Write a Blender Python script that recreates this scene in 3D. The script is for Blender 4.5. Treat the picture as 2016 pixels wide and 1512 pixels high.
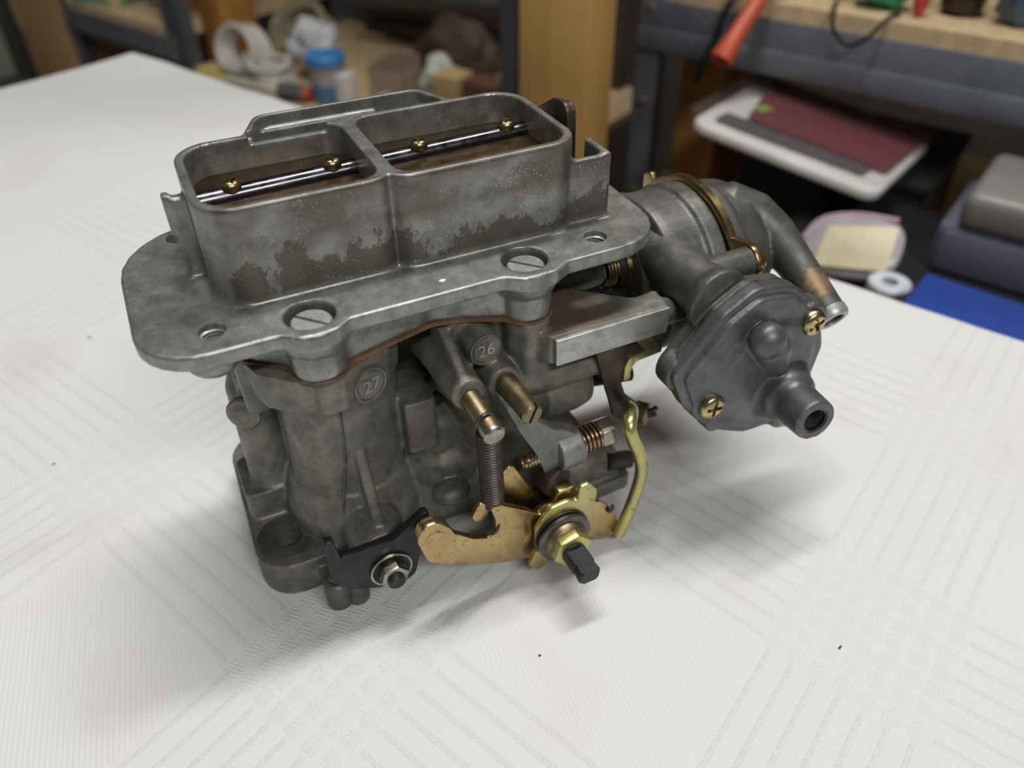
import bpy, bmesh, math, random
from mathutils import Vector, Matrix, noise, Euler
random.seed(7)
for o in list(bpy.data.objects): bpy.data.objects.remove(o, do_unlink=True)
scene = bpy.context.scene
COL = scene.collection
MM = 0.001
PI = math.pi
def R(a): return math.radians(a)

# ------------------------------------------------------------------ camera
YAW, PITCH, ROLL = R(25.7), R(39.5), R(-0.5)
cam_d = bpy.data.cameras.new('camera'); cam = bpy.data.objects.new('camera', cam_d); COL.objects.link(cam)
cam_d.sensor_width = 36.0; cam_d.lens = 1560 / 2016 * 36.0
cam_d.clip_start = 0.01; cam_d.clip_end = 50
fw0 = Vector((math.sin(YAW) * math.cos(PITCH), math.cos(YAW) * math.cos(PITCH), -math.sin(PITCH)))
rt0 = Vector((math.cos(YAW), -math.sin(YAW), 0)); up0 = rt0.cross(fw0)
rt = rt0 * math.cos(ROLL) + up0 * math.sin(ROLL); up = -rt0 * math.sin(ROLL) + up0 * math.cos(ROLL)
m = Matrix((rt, up, -fw0)).transposed().to_4x4(); m.translation = Vector((-52.5, -195.6, 211.0)) * MM
cam.matrix_world = m
cam_d.dof.use_dof = True; cam_d.dof.focus_distance = 0.218; cam_d.dof.aperture_fstop = 9.0
scene.camera = cam

# ------------------------------------------------------------------ world, lights, exposure
w = bpy.data.worlds.new('world'); scene.world = w; w.use_nodes = True
w.node_tree.nodes['Background'].inputs[0].default_value = (1.0, 0.98, 0.96, 1)
w.node_tree.nodes['Background'].inputs[1].default_value = 0.09
def area(name, loc, target, size, sizey, watts, col):
    l = bpy.data.lights.new(name, 'AREA'); l.shape = 'RECTANGLE'; l.size = size; l.size_y = sizey; l.energy = watts; l.color = col
    o = bpy.data.objects.new(name, l); COL.objects.link(o); o.location = loc
    o.rotation_euler = (Vector(target) - Vector(loc)).to_track_quat('-Z', 'Y').to_euler(); return o
# the workshop's ceiling tubes: one behind the photographer (shadows thrown back past the flange), one over the bench
area('ceiling_tube_front_offscreen', (0.05, -1.60, 1.76), (0.05, -1.20, 0.0), 1.2, 0.15, 30.0, (1.0, 0.98, 0.95))
area('ceiling_tube_bench_offscreen', (0.30, 0.22, 1.76), (0.30, 0.22, 0.0), 1.2, 0.15, 30.0, (1.0, 0.99, 0.975))
vs = scene.view_settings
vs.view_transform = 'Standard'; vs.look = 'None'; vs.gamma = 1; vs.use_curve_mapping = False; vs.exposure = -0.2

# ------------------------------------------------------------------ materials
def lin(c): return tuple((x / 12.92 if x <= .04045 else ((x + .055) / 1.055) ** 2.4) for x in c)
class NT:
    def __init__(s, name):
        s.m = bpy.data.materials.new(name); s.m.use_nodes = True; s.t = s.m.node_tree
        s.b = s.t.nodes['Principled BSDF']
        s.co = s.t.nodes.new('ShaderNodeTexCoord').outputs['Object']
    def n(s, typ, **k):
        nd = s.t.nodes.new(typ)
        for a, v in k.items(): setattr(nd, a, v)
        return nd
    def link(s, a, b): s.t.links.new(a, b)
    def inp(s, sock, v):
        if hasattr(v, 'is_linked') or isinstance(v, bpy.types.NodeSocket): s.link(v, sock)
        else: sock.default_value = v
    def math(s, op, a, b=0.0, c=None, clamp=False):
        nd = s.n('ShaderNodeMath', operation=op, use_clamp=clamp); s.inp(nd.inputs[0], a); s.inp(nd.inputs[1], b)
        if c is not None: s.inp(nd.inputs[2], c)
        return nd.outputs[0]
    def noise(s, scale, detail=4, rough=.55, vec=None, dist=0.0):
        nd = s.n('ShaderNodeTexNoise'); s.link(vec or s.co, nd.inputs['Vector'])
        nd.inputs['Scale'].default_value = scale; nd.inputs['Detail'].default_value = detail
        nd.inputs['Roughness'].default_value = rough; nd.inputs['Distortion'].default_value = dist
        return nd.outputs[0]
    def ramp(s, v, a, b, x=0.0, y=1.0):
        nd = s.n('ShaderNodeMapRange'); nd.clamp = True; s.link(v, nd.inputs[0])
        for i, q in enumerate((a, b, x, y)): nd.inputs[i + 1].default_value = q
        return nd.outputs[0]
    def mix(s, f, a, b):
        nd = s.n('ShaderNodeMix', data_type='RGBA'); s.inp(nd.inputs[0], f)
        for k, v in ((6, a), (7, b)):
            if isinstance(v, tuple): nd.inputs[k].default_value = (*v, 1)
            else: s.link(v, nd.inputs[k])
        return nd.outputs[2]
    def xyz(s, vec=None):
        nd = s.n('ShaderNodeSeparateXYZ'); s.link(vec or s.co, nd.inputs[0]); return nd.outputs
    def mapping(s, scale=(1, 1, 1), rot=(0, 0, 0), loc=(0, 0, 0)):
        nd = s.n('ShaderNodeMapping'); s.link(s.co, nd.inputs[0]); nd.inputs['Scale'].default_value = scale
        nd.inputs['Rotation'].default_value = rot; nd.inputs['Location'].default_value = loc; return nd.outputs[0]
    def bump(s, h, strength, dist):
        nd = s.n('ShaderNodeBump'); s.link(h, nd.inputs['Height']); nd.inputs['Strength'].default_value = strength
        nd.inputs['Distance'].default_value = dist; s.link(nd.outputs[0], s.b.inputs['Normal']); return nd
    def out(s, col, rough, metal=0.0, spec=.5):
        s.inp(s.b.inputs['Base Color'], (*col, 1) if isinstance(col, tuple) else col)
        s.inp(s.b.inputs['Roughness'], rough); s.inp(s.b.inputs['Metallic'], metal)
        s.b.inputs['Specular IOR Level'].default_value = spec
        return s.m

def cast_metal(name, c1, c2, c3, rough=(.38, .62), metal=.8, stain=None, sparkle=True, bumpd=.00012, grime=False, wear_glint=.0, rust=None):
    """die-cast zinc: mottled greys, fine grain, grit that glints"""
    t = NT(name)
    a = t.ramp(t.noise(55, 5, .6), .35, .65); b = t.ramp(t.noise(190, 5, .65), .42, .68)
    col = t.mix(a, c1, c2); col = t.mix(b, col, c3)
    if stain:
        x, y, z = t.xyz()
        # oily brown film on the lower half of the intake walls, with a ragged upper edge
        nz = t.noise(75, 7, .72, t.mapping((1, .2, .55)))
        edge = t.math('ADD', t.math('MULTIPLY', t.math('SUBTRACT', nz, .5), .05), .1108)
        low = t.ramp(t.math('SUBTRACT', edge, z), -.0002, .0002)
        above = t.ramp(z, .1025, .1045)
        front = t.ramp(y, -.0185, -.0195)
        f = t.math('MULTIPLY', t.math('MULTIPLY', low, front), above)
        col = t.mix(t.math('MULTIPLY', f, .8), col, stain)
        band = t.math('MULTIPLY', t.ramp(t.noise(60, 3, .5, t.mapping((.6, .2, 1.4))), .36, .52), t.math('MULTIPLY', t.ramp(z, .113, .118), front))
        col = t.mix(t.math('MULTIPLY', band, .75), col, stain)
    if grime:
        # free-form oily blotches all over the casting; rusty tide on the bracket bar
        x, y, z = t.xyz(); nn = t.math('MULTIPLY', t.math('SUBTRACT', t.noise(60, 4, .6), .5), .03)
        bl = t.ramp(t.noise(34, 5, .62), .52, .66)
        col = t.mix(t.math('MULTIPLY', bl, .6), col, (.10, .10, .098))
        rs = t.math('MULTIPLY', t.math('MULTIPLY', t.ramp(z, .0805, .0815), t.ramp(x, .033, .036)), t.ramp(t.math('ADD', x, t.math('MULTIPLY', nn, 1.2)), .060, .045))
        col = t.mix(t.math('MULTIPLY', rs, .7), col, (.16, .10, .06))
    if rust:
        vd = t.n('ShaderNodeVectorMath', operation='DISTANCE'); t.link(t.co, vd.inputs[0]); vd.inputs[1].default_value = rust[0]
        dd = t.math('ADD', vd.outputs['Value'], t.math('MULTIPLY', t.math('SUBTRACT', t.noise(300, 5, .7), .5), .012))
        col = t.mix(t.ramp(dd, rust[1], rust[1] * .6), col, (.34, .23, .12))
    if wear_glint:
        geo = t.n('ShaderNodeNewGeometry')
        col = t.mix(t.ramp(geo.outputs['Pointiness'], .54, .60, 0, wear_glint), col, (.72, .72, .70))  # pale convex edges: worn metal plus rim highlights painted into the colour
    gr = t.noise(900, 3, .6)
    col = t.mix(t.ramp(gr, .25, .75, .0, .35), col, tuple(v * .55 for v in c1))
    r = t.ramp(t.noise(140, 4, .6), .3, .7, rough[0], rough[1])
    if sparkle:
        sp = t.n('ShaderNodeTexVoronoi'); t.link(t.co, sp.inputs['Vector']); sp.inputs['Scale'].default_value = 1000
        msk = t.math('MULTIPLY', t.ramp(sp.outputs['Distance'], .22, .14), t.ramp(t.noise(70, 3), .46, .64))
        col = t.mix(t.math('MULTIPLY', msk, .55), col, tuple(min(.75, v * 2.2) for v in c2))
    h = t.math('ADD', t.math('MULTIPLY', gr, .5), t.noise(330, 4, .6))
    t.bump(h, .35, bumpd)
    return t.out(col, r, metal)

def plain(name, c, rough=.5, metal=0.0, var=.25, scale=40, bump=0, spec=.5):
    t = NT(name)
    f = t.ramp(t.noise(scale, 4, .6), .3, .7)
    col = t.mix(f, tuple(v * (1 - var) for v in c), tuple(min(1, v * (1 + var * .6)) for v in c))
    if bump: t.bump(t.noise(scale * 4, 4, .6), .4, bump)
    return t.out(col, t.ramp(t.noise(scale * 1.7, 3), .3, .7, max(.03, rough - .08), rough + .08), metal, spec)

M = {}
M['horn'] = cast_metal('zinc_air_horn', (.30, .305, .295), (.38, .38, .36), (.20, .193, .178), (.28, .48), .62, stain=(.10, .078, .052), wear_glint=.4)
M['body'] = cast_metal('zinc_body', (.225, .222, .19), (.285, .28, .24), (.135, .128, .102), (.42, .62), .5, sparkle=False, grime=True)
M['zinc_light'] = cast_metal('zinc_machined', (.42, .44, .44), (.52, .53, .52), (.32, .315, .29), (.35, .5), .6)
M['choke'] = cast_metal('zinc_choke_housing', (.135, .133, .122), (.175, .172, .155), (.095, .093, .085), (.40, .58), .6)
M['water'] = cast_metal('zinc_water_cover', (.125, .123, .115), (.165, .162, .148), (.09, .088, .08), (.40, .58), .6, sparkle=False, rust=((.1245, -.0475, .0775), .0055))
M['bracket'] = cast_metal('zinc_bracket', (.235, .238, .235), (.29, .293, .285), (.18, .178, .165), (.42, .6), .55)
M['cover'] = cast_metal('zinc_diaphragm_cover', (.14, .148, .152), (.18, .188, .19), (.105, .11, .112), (.36, .5), .6, sparkle=False, wear_glint=.25)
def gold_mat():
    t = NT('yellow_zinc_plate')
    f = t.ramp(t.noise(80, 4, .6), .35, .65); g = t.ramp(t.noise(150, 5, .7), .55, .72)
    col = t.mix(f, (.46, .33, .155), (.54, .42, .19)); col = t.mix(g, col, (.42, .25, .17))
    d = t.ramp(t.noise(420, 5, .7), .56, .7)
    col = t.mix(t.math('MULTIPLY', d, .7), col, (.13, .09, .045))
    t.bump(t.noise(500, 4), .25, .0001)
    return t.out(col, t.ramp(t.noise(200, 3), .3, .7, .26, .42), 1.0)
M['gold'] = gold_mat()
def green_gold():
    t = NT('olive_zinc_plate')
    f = t.ramp(t.noise(120, 4, .6), .4, .62)
    col = t.mix(f, (.46, .44, .26), (.56, .52, .16)); col = t.mix(t.ramp(t.noise(400, 5, .7), .58, .7), col, (.10, .09, .04))
    return t.out(col, .36, .9)
M['olive'] = green_gold()
M['brass'] = plain('brass_screw', (.50, .42, .23), .28, 1.0, .35, 300)
M['dull_brass'] = plain('dull_bronze_pin', (.24, .19, .11), .42, .9, .35, 160, .0001)
M['bronze_plate'] = None
def choke_plate_mat():
    t = NT('bronze_choke_plate')
    a = t.ramp(t.noise(45, 4, .6), .35, .65)
    col = t.mix(a, (.085, .058, .027), (.15, .108, .048)); col = t.mix(t.ramp(t.noise(90, 4), .5, .7), col, (.12, .058, .027))
    sp = t.n('ShaderNodeTexVoronoi'); t.link(t.co, sp.inputs['Vector']); sp.inputs['Scale'].default_value = 700
    msk = t.math('MULTIPLY', t.ramp(sp.outputs['Distance'], .17, .1), t.ramp(t.noise(80, 3), .48, .62))
    col = t.mix(msk, col, (.7, .62, .45))
    t.bump(t.noise(600, 4), .3, .0001)
    return t.out(col, t.ramp(t.noise(150, 3), .3, .7, .25, .45), .85)
M['bronze_plate'] = choke_plate_mat()
M['shaft'] = plain('dark_polished_steel_shaft', (.13, .125, .14), .22, 1.0, .3, 200)
M['spring'] = plain('oxidised_spring_steel', (.15, .13, .125), .38, .9, .3, 300)
M['spring_copper'] = plain('copper_toned_spring', (.42, .29, .19), .32, 1.0, .3, 300)
M['blacksteel'] = plain('black_phosphate_steel', (.032, .032, .034), .42, .5, .3, 200, .0001)
M['darksteel'] = plain('dark_stained_steel', (.075, .058, .045), .45, .7, .4, 120, .0001)
M['steel'] = plain('bare_steel', (.44, .42, .36), .33, 1.0, .35, 250)
M['gasket'] = plain('brown_paper_gasket', (.17, .10, .055), .75, 0, .4, 150, .0001)
M['ringgold'] = plain('gold_clamp_ring', (.36, .265, .125), .3, 1.0, .45, 90)

# ------------------------------------------------------------------ geometry helpers (all lengths in mm)
def rpoly(pts, seg=6):
    """polygon with rounded corners: pts = (x, y[, radius])"""
    out = []; n = len(pts)
    for i in range(n):
        p = Vector(pts[i][:2]); r = pts[i][2] if len(pts[i]) > 2 else 0
        if r <= 0: out.append(p); continue
        a = Vector(pts[i - 1][:2]) - p; b = Vector(pts[(i + 1) % n][:2]) - p
        la, lb = a.length, b.length; a.normalize(); b.normalize()
        ang = a.angle(b); d = min(r / math.tan(ang / 2), la * .49, lb * .49); rr = d * math.tan(ang / 2)
        c = p + (a + b).normalized() * (rr / math.sin(ang / 2))
        s, e = p + a * d - c, p + b * d - c
        t = s.angle(e)
        cr = s.x * e.y - s.y * e.x
        for k in range(seg + 1):
            q = t * k / seg * (1 if cr > 0 else -1)
            out.append(c + Vector((s.x * math.cos(q) - s.y * math.sin(q), s.x * math.sin(q) + s.y * math.cos(q))))
    return [tuple(q) for q in out]
def scale_poly(pts, f, c=None):
    if c is None: c = (sum(p[0] for p in pts) / len(pts), sum(p[1] for p in pts) / len(pts))
    return [(c[0] + (p[0] - c[0]) * f, c[1] + (p[1] - c[1]) * f) for p in pts]
def prism(pts, axis, a, b, bm=None):
    bm = bm or bmesh.new()
    def P(p, h): return {'z': (p[0], p[1], h), 'y': (p[0], h, p[1]), 'x': (h, p[0], p[1])}[axis]
    lo = [bm.verts.new(P(p, a)) for p in pts]; hi = [bm.verts.new(P(p, b)) for p in pts]
    n = len(pts); f = [bm.faces.new(lo), bm.faces.new(hi)]
    for i in range(n): f.append(bm.faces.new((lo[i], lo[(i + 1) % n], hi[(i + 1) % n], hi[i])))
    bmesh.ops.recalc_face_normals(bm, faces=f)
    return bm
def box(x0, x1, y0, y1, z0, z1, bm=None): return prism([(x0, y0), (x1, y0), (x1, y1), (x0, y1)], 'z', z0, z1, bm)
def rbox(x0, x1, y0, y1, z0, z1, r, bm=None): return prism(rpoly([(x0, y0, r), (x1, y0, r), (x1, y1, r), (x0, y1, r)]), 'z', z0, z1, bm)
def frame(d):
    d = Vector(d).normalized(); h = Vector((0, 0, 1)) if abs(d.z) < .9 else Vector((1, 0, 0))
    u = d.cross(h).normalized(); return u, d.cross(u).normalized(), d
def lathe(p0, d, prof, n=32, bm=None, closed=True):
    """surface of revolution around the axis p0 + t*d, prof = [(t, r), ...]"""
    bm = bm or bmesh.new(); u, v, d = frame(d); p0 = Vector(p0); rings = []; fs = []
    for t, r in prof:
        if r <= 1e-6: rings.append([bm.verts.new(p0 + d * t)])
        else: rings.append([bm.verts.new(p0 + d * t + (u * math.cos(2 * PI * k / n) + v * math.sin(2 * PI * k / n)) * r) for k in range(n)])
    for a, b in zip(rings, rings[1:]):
        for k in range(n):
            q = [a[k % len(a)], a[(k + 1) % len(a)], b[(k + 1) % len(b)], b[k % len(b)]]
            q2 = []
            for x in q:
                if x not in q2: q2.append(x)
            if len(q2) > 2: fs.append(bm.faces.new(q2))
    if closed:
        for rg in (rings[0], rings[-1]):
            if len(rg) > 2: fs.append(bm.faces.new(rg))
    bmesh.ops.recalc_face_normals(bm, faces=fs)
    return bm
def cyl(p0, p1, r0, r1=None, n=32, bm=None, ch=0.0):
    p0, p1 = Vector(p0), Vector(p1); L = (p1 - p0).length; r1 = r0 if r1 is None else r1
    prof = [(0, r0), (L, r1)] if not ch else [(0, r0 - ch), (ch, r0), (L - ch, r1), (L, r1 - ch)]
    return lathe(p0, p1 - p0, prof, n, bm)
def ball(c, r, bm=None, sc=(1, 1, 1), n=20):
    bm = bm or bmesh.new()
    g = bmesh.ops.create_uvsphere(bm, u_segments=n, v_segments=n // 2 + 2, radius=r)
    for v in g['verts']: v.co = Vector((v.co.x * sc[0], v.co.y * sc[1], v.co.z * sc[2])) + Vector(c)
    return bm
def tube(path, r, n=12, bm=None, cap=True):
    bm = bm or bmesh.new(); pts = [Vector(p) for p in path]; rings = []; N = len(pts); fs = []
    rs = r if isinstance(r, (list, tuple)) else [r] * N
    prev = None
    for i, p in enumerate(pts):
        d = (pts[min(i + 1, N - 1)] - pts[max(i - 1, 0)]).normalized()
        if prev is None: u = frame(d)[0]
        else: u = (prev - d * prev.dot(d)).normalized()
        prev = u; v = d.cross(u)
        rings.append([bm.verts.new(p + (u * math.cos(2 * PI * k / n) + v * math.sin(2 * PI * k / n)) * rs[i]) for k in range(n)])
    for a, b in zip(rings, rings[1:]):
        for k in range(n): fs.append(bm.faces.new((a[k], a[(k + 1) % n], b[(k + 1) % n], b[k])))
    if cap: fs.append(bm.faces.new(rings[0])); fs.append(bm.faces.new(rings[-1]))
    bmesh.ops.recalc_face_normals(bm, faces=fs)
    return bm
def smooth_path(pts, n=8):
    out = []; P = [Vector(p) for p in pts]; P = [P[0] * 2 - P[1]] + P + [P[-1] * 2 - P[-2]]
    for i in range(1, len(P) - 2):
        a, b, c, d = P[i - 1:i + 3]
        for k in range(n):
            t = k / n
            out.append(.5 * ((2 * b) + (c - a) * t + (2 * a - 5 * b + 4 * c - d) * t * t + (3 * b - a - 3 * c + d) * t ** 3))
    out.append(P[-2]); return out
def helix(p0, p1, r, turns, n=14):
    p0, p1 = Vector(p0), Vector(p1); u, v, d = frame(p1 - p0); N = int(turns * n)
    return [p0 + (p1 - p0) * (i / N) + (u * math.cos(2 * PI * i / n) + v * math.sin(2 * PI * i / n)) * r for i in range(N + 1)]
def joinbm(*bms):
    out = bmesh.new()
    for b in bms:
        me = bpy.data.meshes.new('t'); b.to_mesh(me); out.from_mesh(me); bpy.data.meshes.remove(me); b.free()
    return out
def hexprism(c, d, r, h, rot=0, bm=None, hole=0):
    bm = bm or bmesh.new(); u, v, d = frame(d); c = Vector(c)
    ring = [c + (u * math.cos(PI / 3 * k + rot) + v * math.sin(PI / 3 * k + rot)) * r for k in range(6)]
    prof = [[bm.verts.new(p) for p in ring], [bm.verts.new(p + d * h) for p in ring]]
    fs = [bm.faces.new(prof[0]), bm.faces.new(prof[1])]
    for k in range(6): fs.append(bm.faces.new((prof[0][k], prof[0][(k + 1) % 6], prof[1][(k + 1) % 6], prof[1][k])))
    bmesh.ops.recalc_face_normals(bm, faces=fs); return bm

def tmpobj(bm):
    me = bpy.data.meshes.new('t'); bm.to_mesh(me); bm.free(); o = bpy.data.objects.new('t', me); COL.objects.link(o); return o
def bake(o, *junk):
    dg = bpy.context.evaluated_depsgraph_get(); dg.update()
    me = bpy.data.meshes.new_from_object(o.evaluated_get(dg), depsgraph=dg)
    old = o.data
    bpy.data.objects.remove(o, do_unlink=True); bpy.data.meshes.remove(old)
    for j in junk: d = j.data; bpy.data.objects.remove(j, do_unlink=True); bpy.data.meshes.remove(d)
    b = bmesh.new(); b.from_mesh(me); bpy.data.meshes.remove(me); return b
def cut(bm, cutters):
    o = tmpobj(bm); js = []
    for c in cutters:
        j = tmpobj(c); md = o.modifiers.new('b', 'BOOLEAN'); md.operation = 'DIFFERENCE'; md.solver = 'EXACT'; md.object = j; js.append(j)
    return bake(o, *js)
def fuse(bm, voxel=.6, it=6, fac=.5):
    """cast look: every overlapping solid melts into one skin with small fillets"""
    o = tmpobj(bm); md = o.modifiers.new('r', 'REMESH'); md.mode = 'VOXEL'; md.voxel_size = voxel; md.use_smooth_shade = True
    sm = o.modifiers.new('s', 'SMOOTH'); sm.factor = fac; sm.iterations = it
    return bake(o)
def bevel(bm, wdt=.4, seg=2, ang=35):
    o = tmpobj(bm); md = o.modifiers.new('b', 'BEVEL'); md.width = wdt; md.segments = seg; md.limit_method = 'ANGLE'; md.angle_limit = R(ang)
    return bake(o)

def obj(name, bm, mat, parent=None, base=(0, 0, 0), ang=40, rotz=0.0):
    me = bpy.data.meshes.new(name); bm.to_mesh(me); bm.free()
    b = Vector(base)
    me.transform(Matrix.Scale(MM, 4) @ Matrix.Translation(-b))
    for p in me.polygons: p.use_smooth = True
    me.set_sharp_from_angle(angle=R(ang))
    me.materials.append(M[mat] if isinstance(mat, str) else mat)
    o = bpy.data.objects.new(name, me); COL.objects.link(o)
    if parent: o.parent = parent
    else: o.location = b * MM
    return o
def thing(name, label, cat, loc=(0, 0, 0), rotz=0.0, group=None):
    o = bpy.data.objects.new(name, None); COL.objects.link(o); o.empty_display_size = .01
    o.location = Vector(loc) * MM; o.rotation_euler = (0, 0, rotz); o['label'] = label; o['category'] = cat
    if group: o['group'] = group
    return o
def copy_part(o, parent, dloc=(0, 0, 0)):
    c = o.copy(); COL.objects.link(c); c.parent = parent; c.location = o.location + Vector(dloc) * MM
    return c
def text_bm(s, size, depth, font_mat):
    cu = bpy.data.curves.new('t', 'FONT'); cu.body = s; cu.size = size; cu.extrude = depth; cu.align_x = 'CENTER'; cu.align_y = 'CENTER'
    o = bpy.data.objects.new('t', cu); COL.objects.link(o)
    dg = bpy.context.evaluated_depsgraph_get(); dg.update()
    me = bpy.data.meshes.new_from_object(o.evaluated_get(dg)); bpy.data.objects.remove(o, do_unlink=True)
    b = bmesh.new(); b.from_mesh(me); bpy.data.meshes.remove(me); bmesh.ops.transform(b, matrix=font_mat, verts=b.verts); return b

# ------------------------------------------------------------------ bench frame: s runs along the table's long edge, o outward to the shelves
F0 = Vector((-34.3, 591.4, 0)); FANG = math.atan2(-627.9, 313.8)
def Fw(s, o, z):
    return F0 + Vector((math.cos(FANG) * s - math.sin(FANG) * o, math.sin(FANG) * s + math.cos(FANG) * o, z))

# ------------------------------------------------------------------ the room
def structure(name, bm, mat):
    o = obj(name, bm, mat); o['kind'] = 'structure'; return o
M['floor'] = plain('grey_concrete_floor', (.16, .155, .15), .8, 0, .3, 6)
M['wall_dark'] = plain('dark_basement_wall', (.12, .10, .085), .9, 0, .3, 5)
M['wall_pale'] = plain('pale_green_painted_wall', (.42, .44, .34), .8, 0, .1, 5)
M['ceil'] = plain('dull_ceiling_board', (.35, .34, .32), .9, 0, .15, 4)
def fbox(s0, s1, o0, o1, z0, z1):
    b = box(s0, s1, o0, o1, z0, z1)
    for v in b.verts: v.co = Fw(*v.co)
    return b
structure('floor', fbox(-2600, 2600, -1800, 960, -790, -760), 'floor')
structure('wall_back', fbox(-2600, 2600, 900, 960, -760, 1800), 'wall_dark')
structure('wall_left', fbox(-2660, -2600, -1800, 960, -760, 1800), 'wall_pale')
structure('ceiling', fbox(-2600, 2600, -1800, 960, 1800, 1850), 'ceil')

# ------------------------------------------------------------------ table and its white damask cloth
M['tablewood'] = plain('plain_table_wood', (.35, .22, .11), .6, 0, .3, 12)
TS, TO = 1250, 720           # table length along s, depth
tb = thing('table', 'wooden table hidden under the white cloth', 'table', Fw(TS / 2, -TO / 2, -760), FANG)
def tpart(name, b):
    return obj(name, b, 'tablewood', tb)
tpart('table_top', rbox(-TS / 2 + 3, TS / 2 - 3, -TO / 2 + 3, TO / 2 - 3, 726, 756, 8))
for sx in (-1, 1):
    for sy in (-1, 1):
        tpart('leg', cyl((sx * (TS / 2 - 60), sy * (TO / 2 - 60), 0), (sx * (TS / 2 - 60), sy * (TO / 2 - 60), 728), 22, 30, 16))

def cloth_mat():
    t = NT('white_damask_cotton')
    x, y, z = t.xyz()
    wv = t.noise(3.2, 1, .5); wy = t.noise(3.2, 1, .5, t.mapping(loc=(3, 7, 1)))
    s = t.math('ADD', t.math('MULTIPLY', x, 1000), t.math('MULTIPLY', t.math('SUBTRACT', wv, .5), 26))
    o = t.math('ADD', t.math('MULTIPLY', y, 1000), t.math('MULTIPLY', t.math('SUBTRACT', wy, .5), 26))
    def zone(v, start, period, width):
        ph = t.math('FLOORED_MODULO', t.math('SUBTRACT', v, start), period)
        zn = t.math('MULTIPLY', t.ramp(ph, 0, .6), t.ramp(ph, width + .6, width))
        return zn, ph
    zs, ps = zone(s, 671, 119, 50); zo, po = zone(o, -214, 106, 50)
    def lines(ph, v2, per):
        q = t.math('ABSOLUTE', t.math('SUBTRACT', t.math('FLOORED_MODULO', ph, per), per / 2))
        ln = t.ramp(q, 1.0, .6)                                   # raised cord
        hb = t.math('SINE', t.math('MULTIPLY', t.math('ADD', v2, t.math('MULTIPLY', q, 1.6)), 2 * PI / 1.25))
        return t.math('MULTIPLY', ln, t.math('ADD', .75, t.math('MULTIPLY', hb, .35)))
    ls = t.math('MULTIPLY', zs, lines(ps, o, 7.1)); lo = t.math('MULTIPLY', zo, lines(po, s, 7.1))
    # checker of little squares where the bands cross
    both = t.math('MULTIPLY', zs, zo)
    def tri(ph): return t.ramp(t.math('ABSOLUTE', t.math('SUBTRACT', t.math('FLOORED_MODULO', ph, 7.1), 3.55)), 2.2, 2.6)
    ck = t.math('MULTIPLY', both, t.math('MULTIPLY', t.math('SUBTRACT', 1.0, tri(ps)), t.math('SUBTRACT', 1.0, tri(po))))
    # plain twill elsewhere
    def twill(a, b, per): return t.math('SINE', t.math('MULTIPLY', t.math('ADD', t.math('MULTIPLY', s, a), t.math('MULTIPLY', o, b)), 2 * PI / per))
    rest = t.math('SUBTRACT', 1.0, t.math('MAXIMUM', zs, zo))
    tw = t.math('MULTIPLY', rest, t.math('ADD', .5, t.math('MULTIPLY', twill(.5, .87, 1.45), .5)))
    ft = t.math('MULTIPLY', t.math('MAXIMUM', zs, zo), t.math('MULTIPLY', twill(.9, -.45, .8), .15))
    ckt = t.math('MULTIPLY', ck, t.math('ADD', .55, t.math('MULTIPLY', twill(.35, -.93, 1.2), .45)))
    lines_only = t.math('MULTIPLY', t.math('MAXIMUM', ls, lo), t.math('SUBTRACT', 1.0, t.math('MULTIPLY', both, .7)))
    h = t.math('ADD', t.math('ADD', lines_only, t.math('MULTIPLY', tw, .55)), t.math('ADD', ft, t.math('MULTIPLY', ckt, .8)))
    h = t.math('ADD', h, t.math('MULTIPLY', t.noise(1100, 3), .35))
    t.bump(h, .48, .0005)
    # old tea coloured stains
    st = t.ramp(t.noise(11, 4, .6, t.mapping(loc=(.6, .2, 0))), .56, .74)
    col = t.mix(t.math('MULTIPLY', st, .28), (.70, .70, .70), (.53, .45, .37))
    t.b.inputs['Sheen Weight'].default_value = .15
    return t.out(col, .85, 0, .2)
M['cloth'] = cloth_mat()
def cloth_h(s, o):
    wv = noise.noise(Vector((s / 90, o / 90, 3))) * 1.5 + noise.noise(Vector((s / 34, o / 60, 9))) * .55 + noise.noise(Vector((s / 20, o / 16, 5))) * .16
    # a shallow crease left of the base, as the cloth was pushed about
    cr = 2.6 * math.exp(-(((s - 470) - .18 * (o + 350)) / 9) ** 2) * max(0, min(1, (-300 - o) / 30)) * max(0, min(1, (-o - 250) / 60))
    # flat where the casting stands
    c = Fw(s, o, 0); d = math.hypot((c.x - 3) / 75, (c.y - 3) / 52); k = max(0, min(1, (d - .85) / .5))
    return (wv + cr) * k - 1.2
def CLOTH_Z(x, y):
    v = Vector((x, y, 0)) - F0; ca, sa = math.cos(FANG), math.sin(FANG)
    return cloth_h(v.x * ca + v.y * sa, -v.x * sa + v.y * ca) + 1.1
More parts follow.
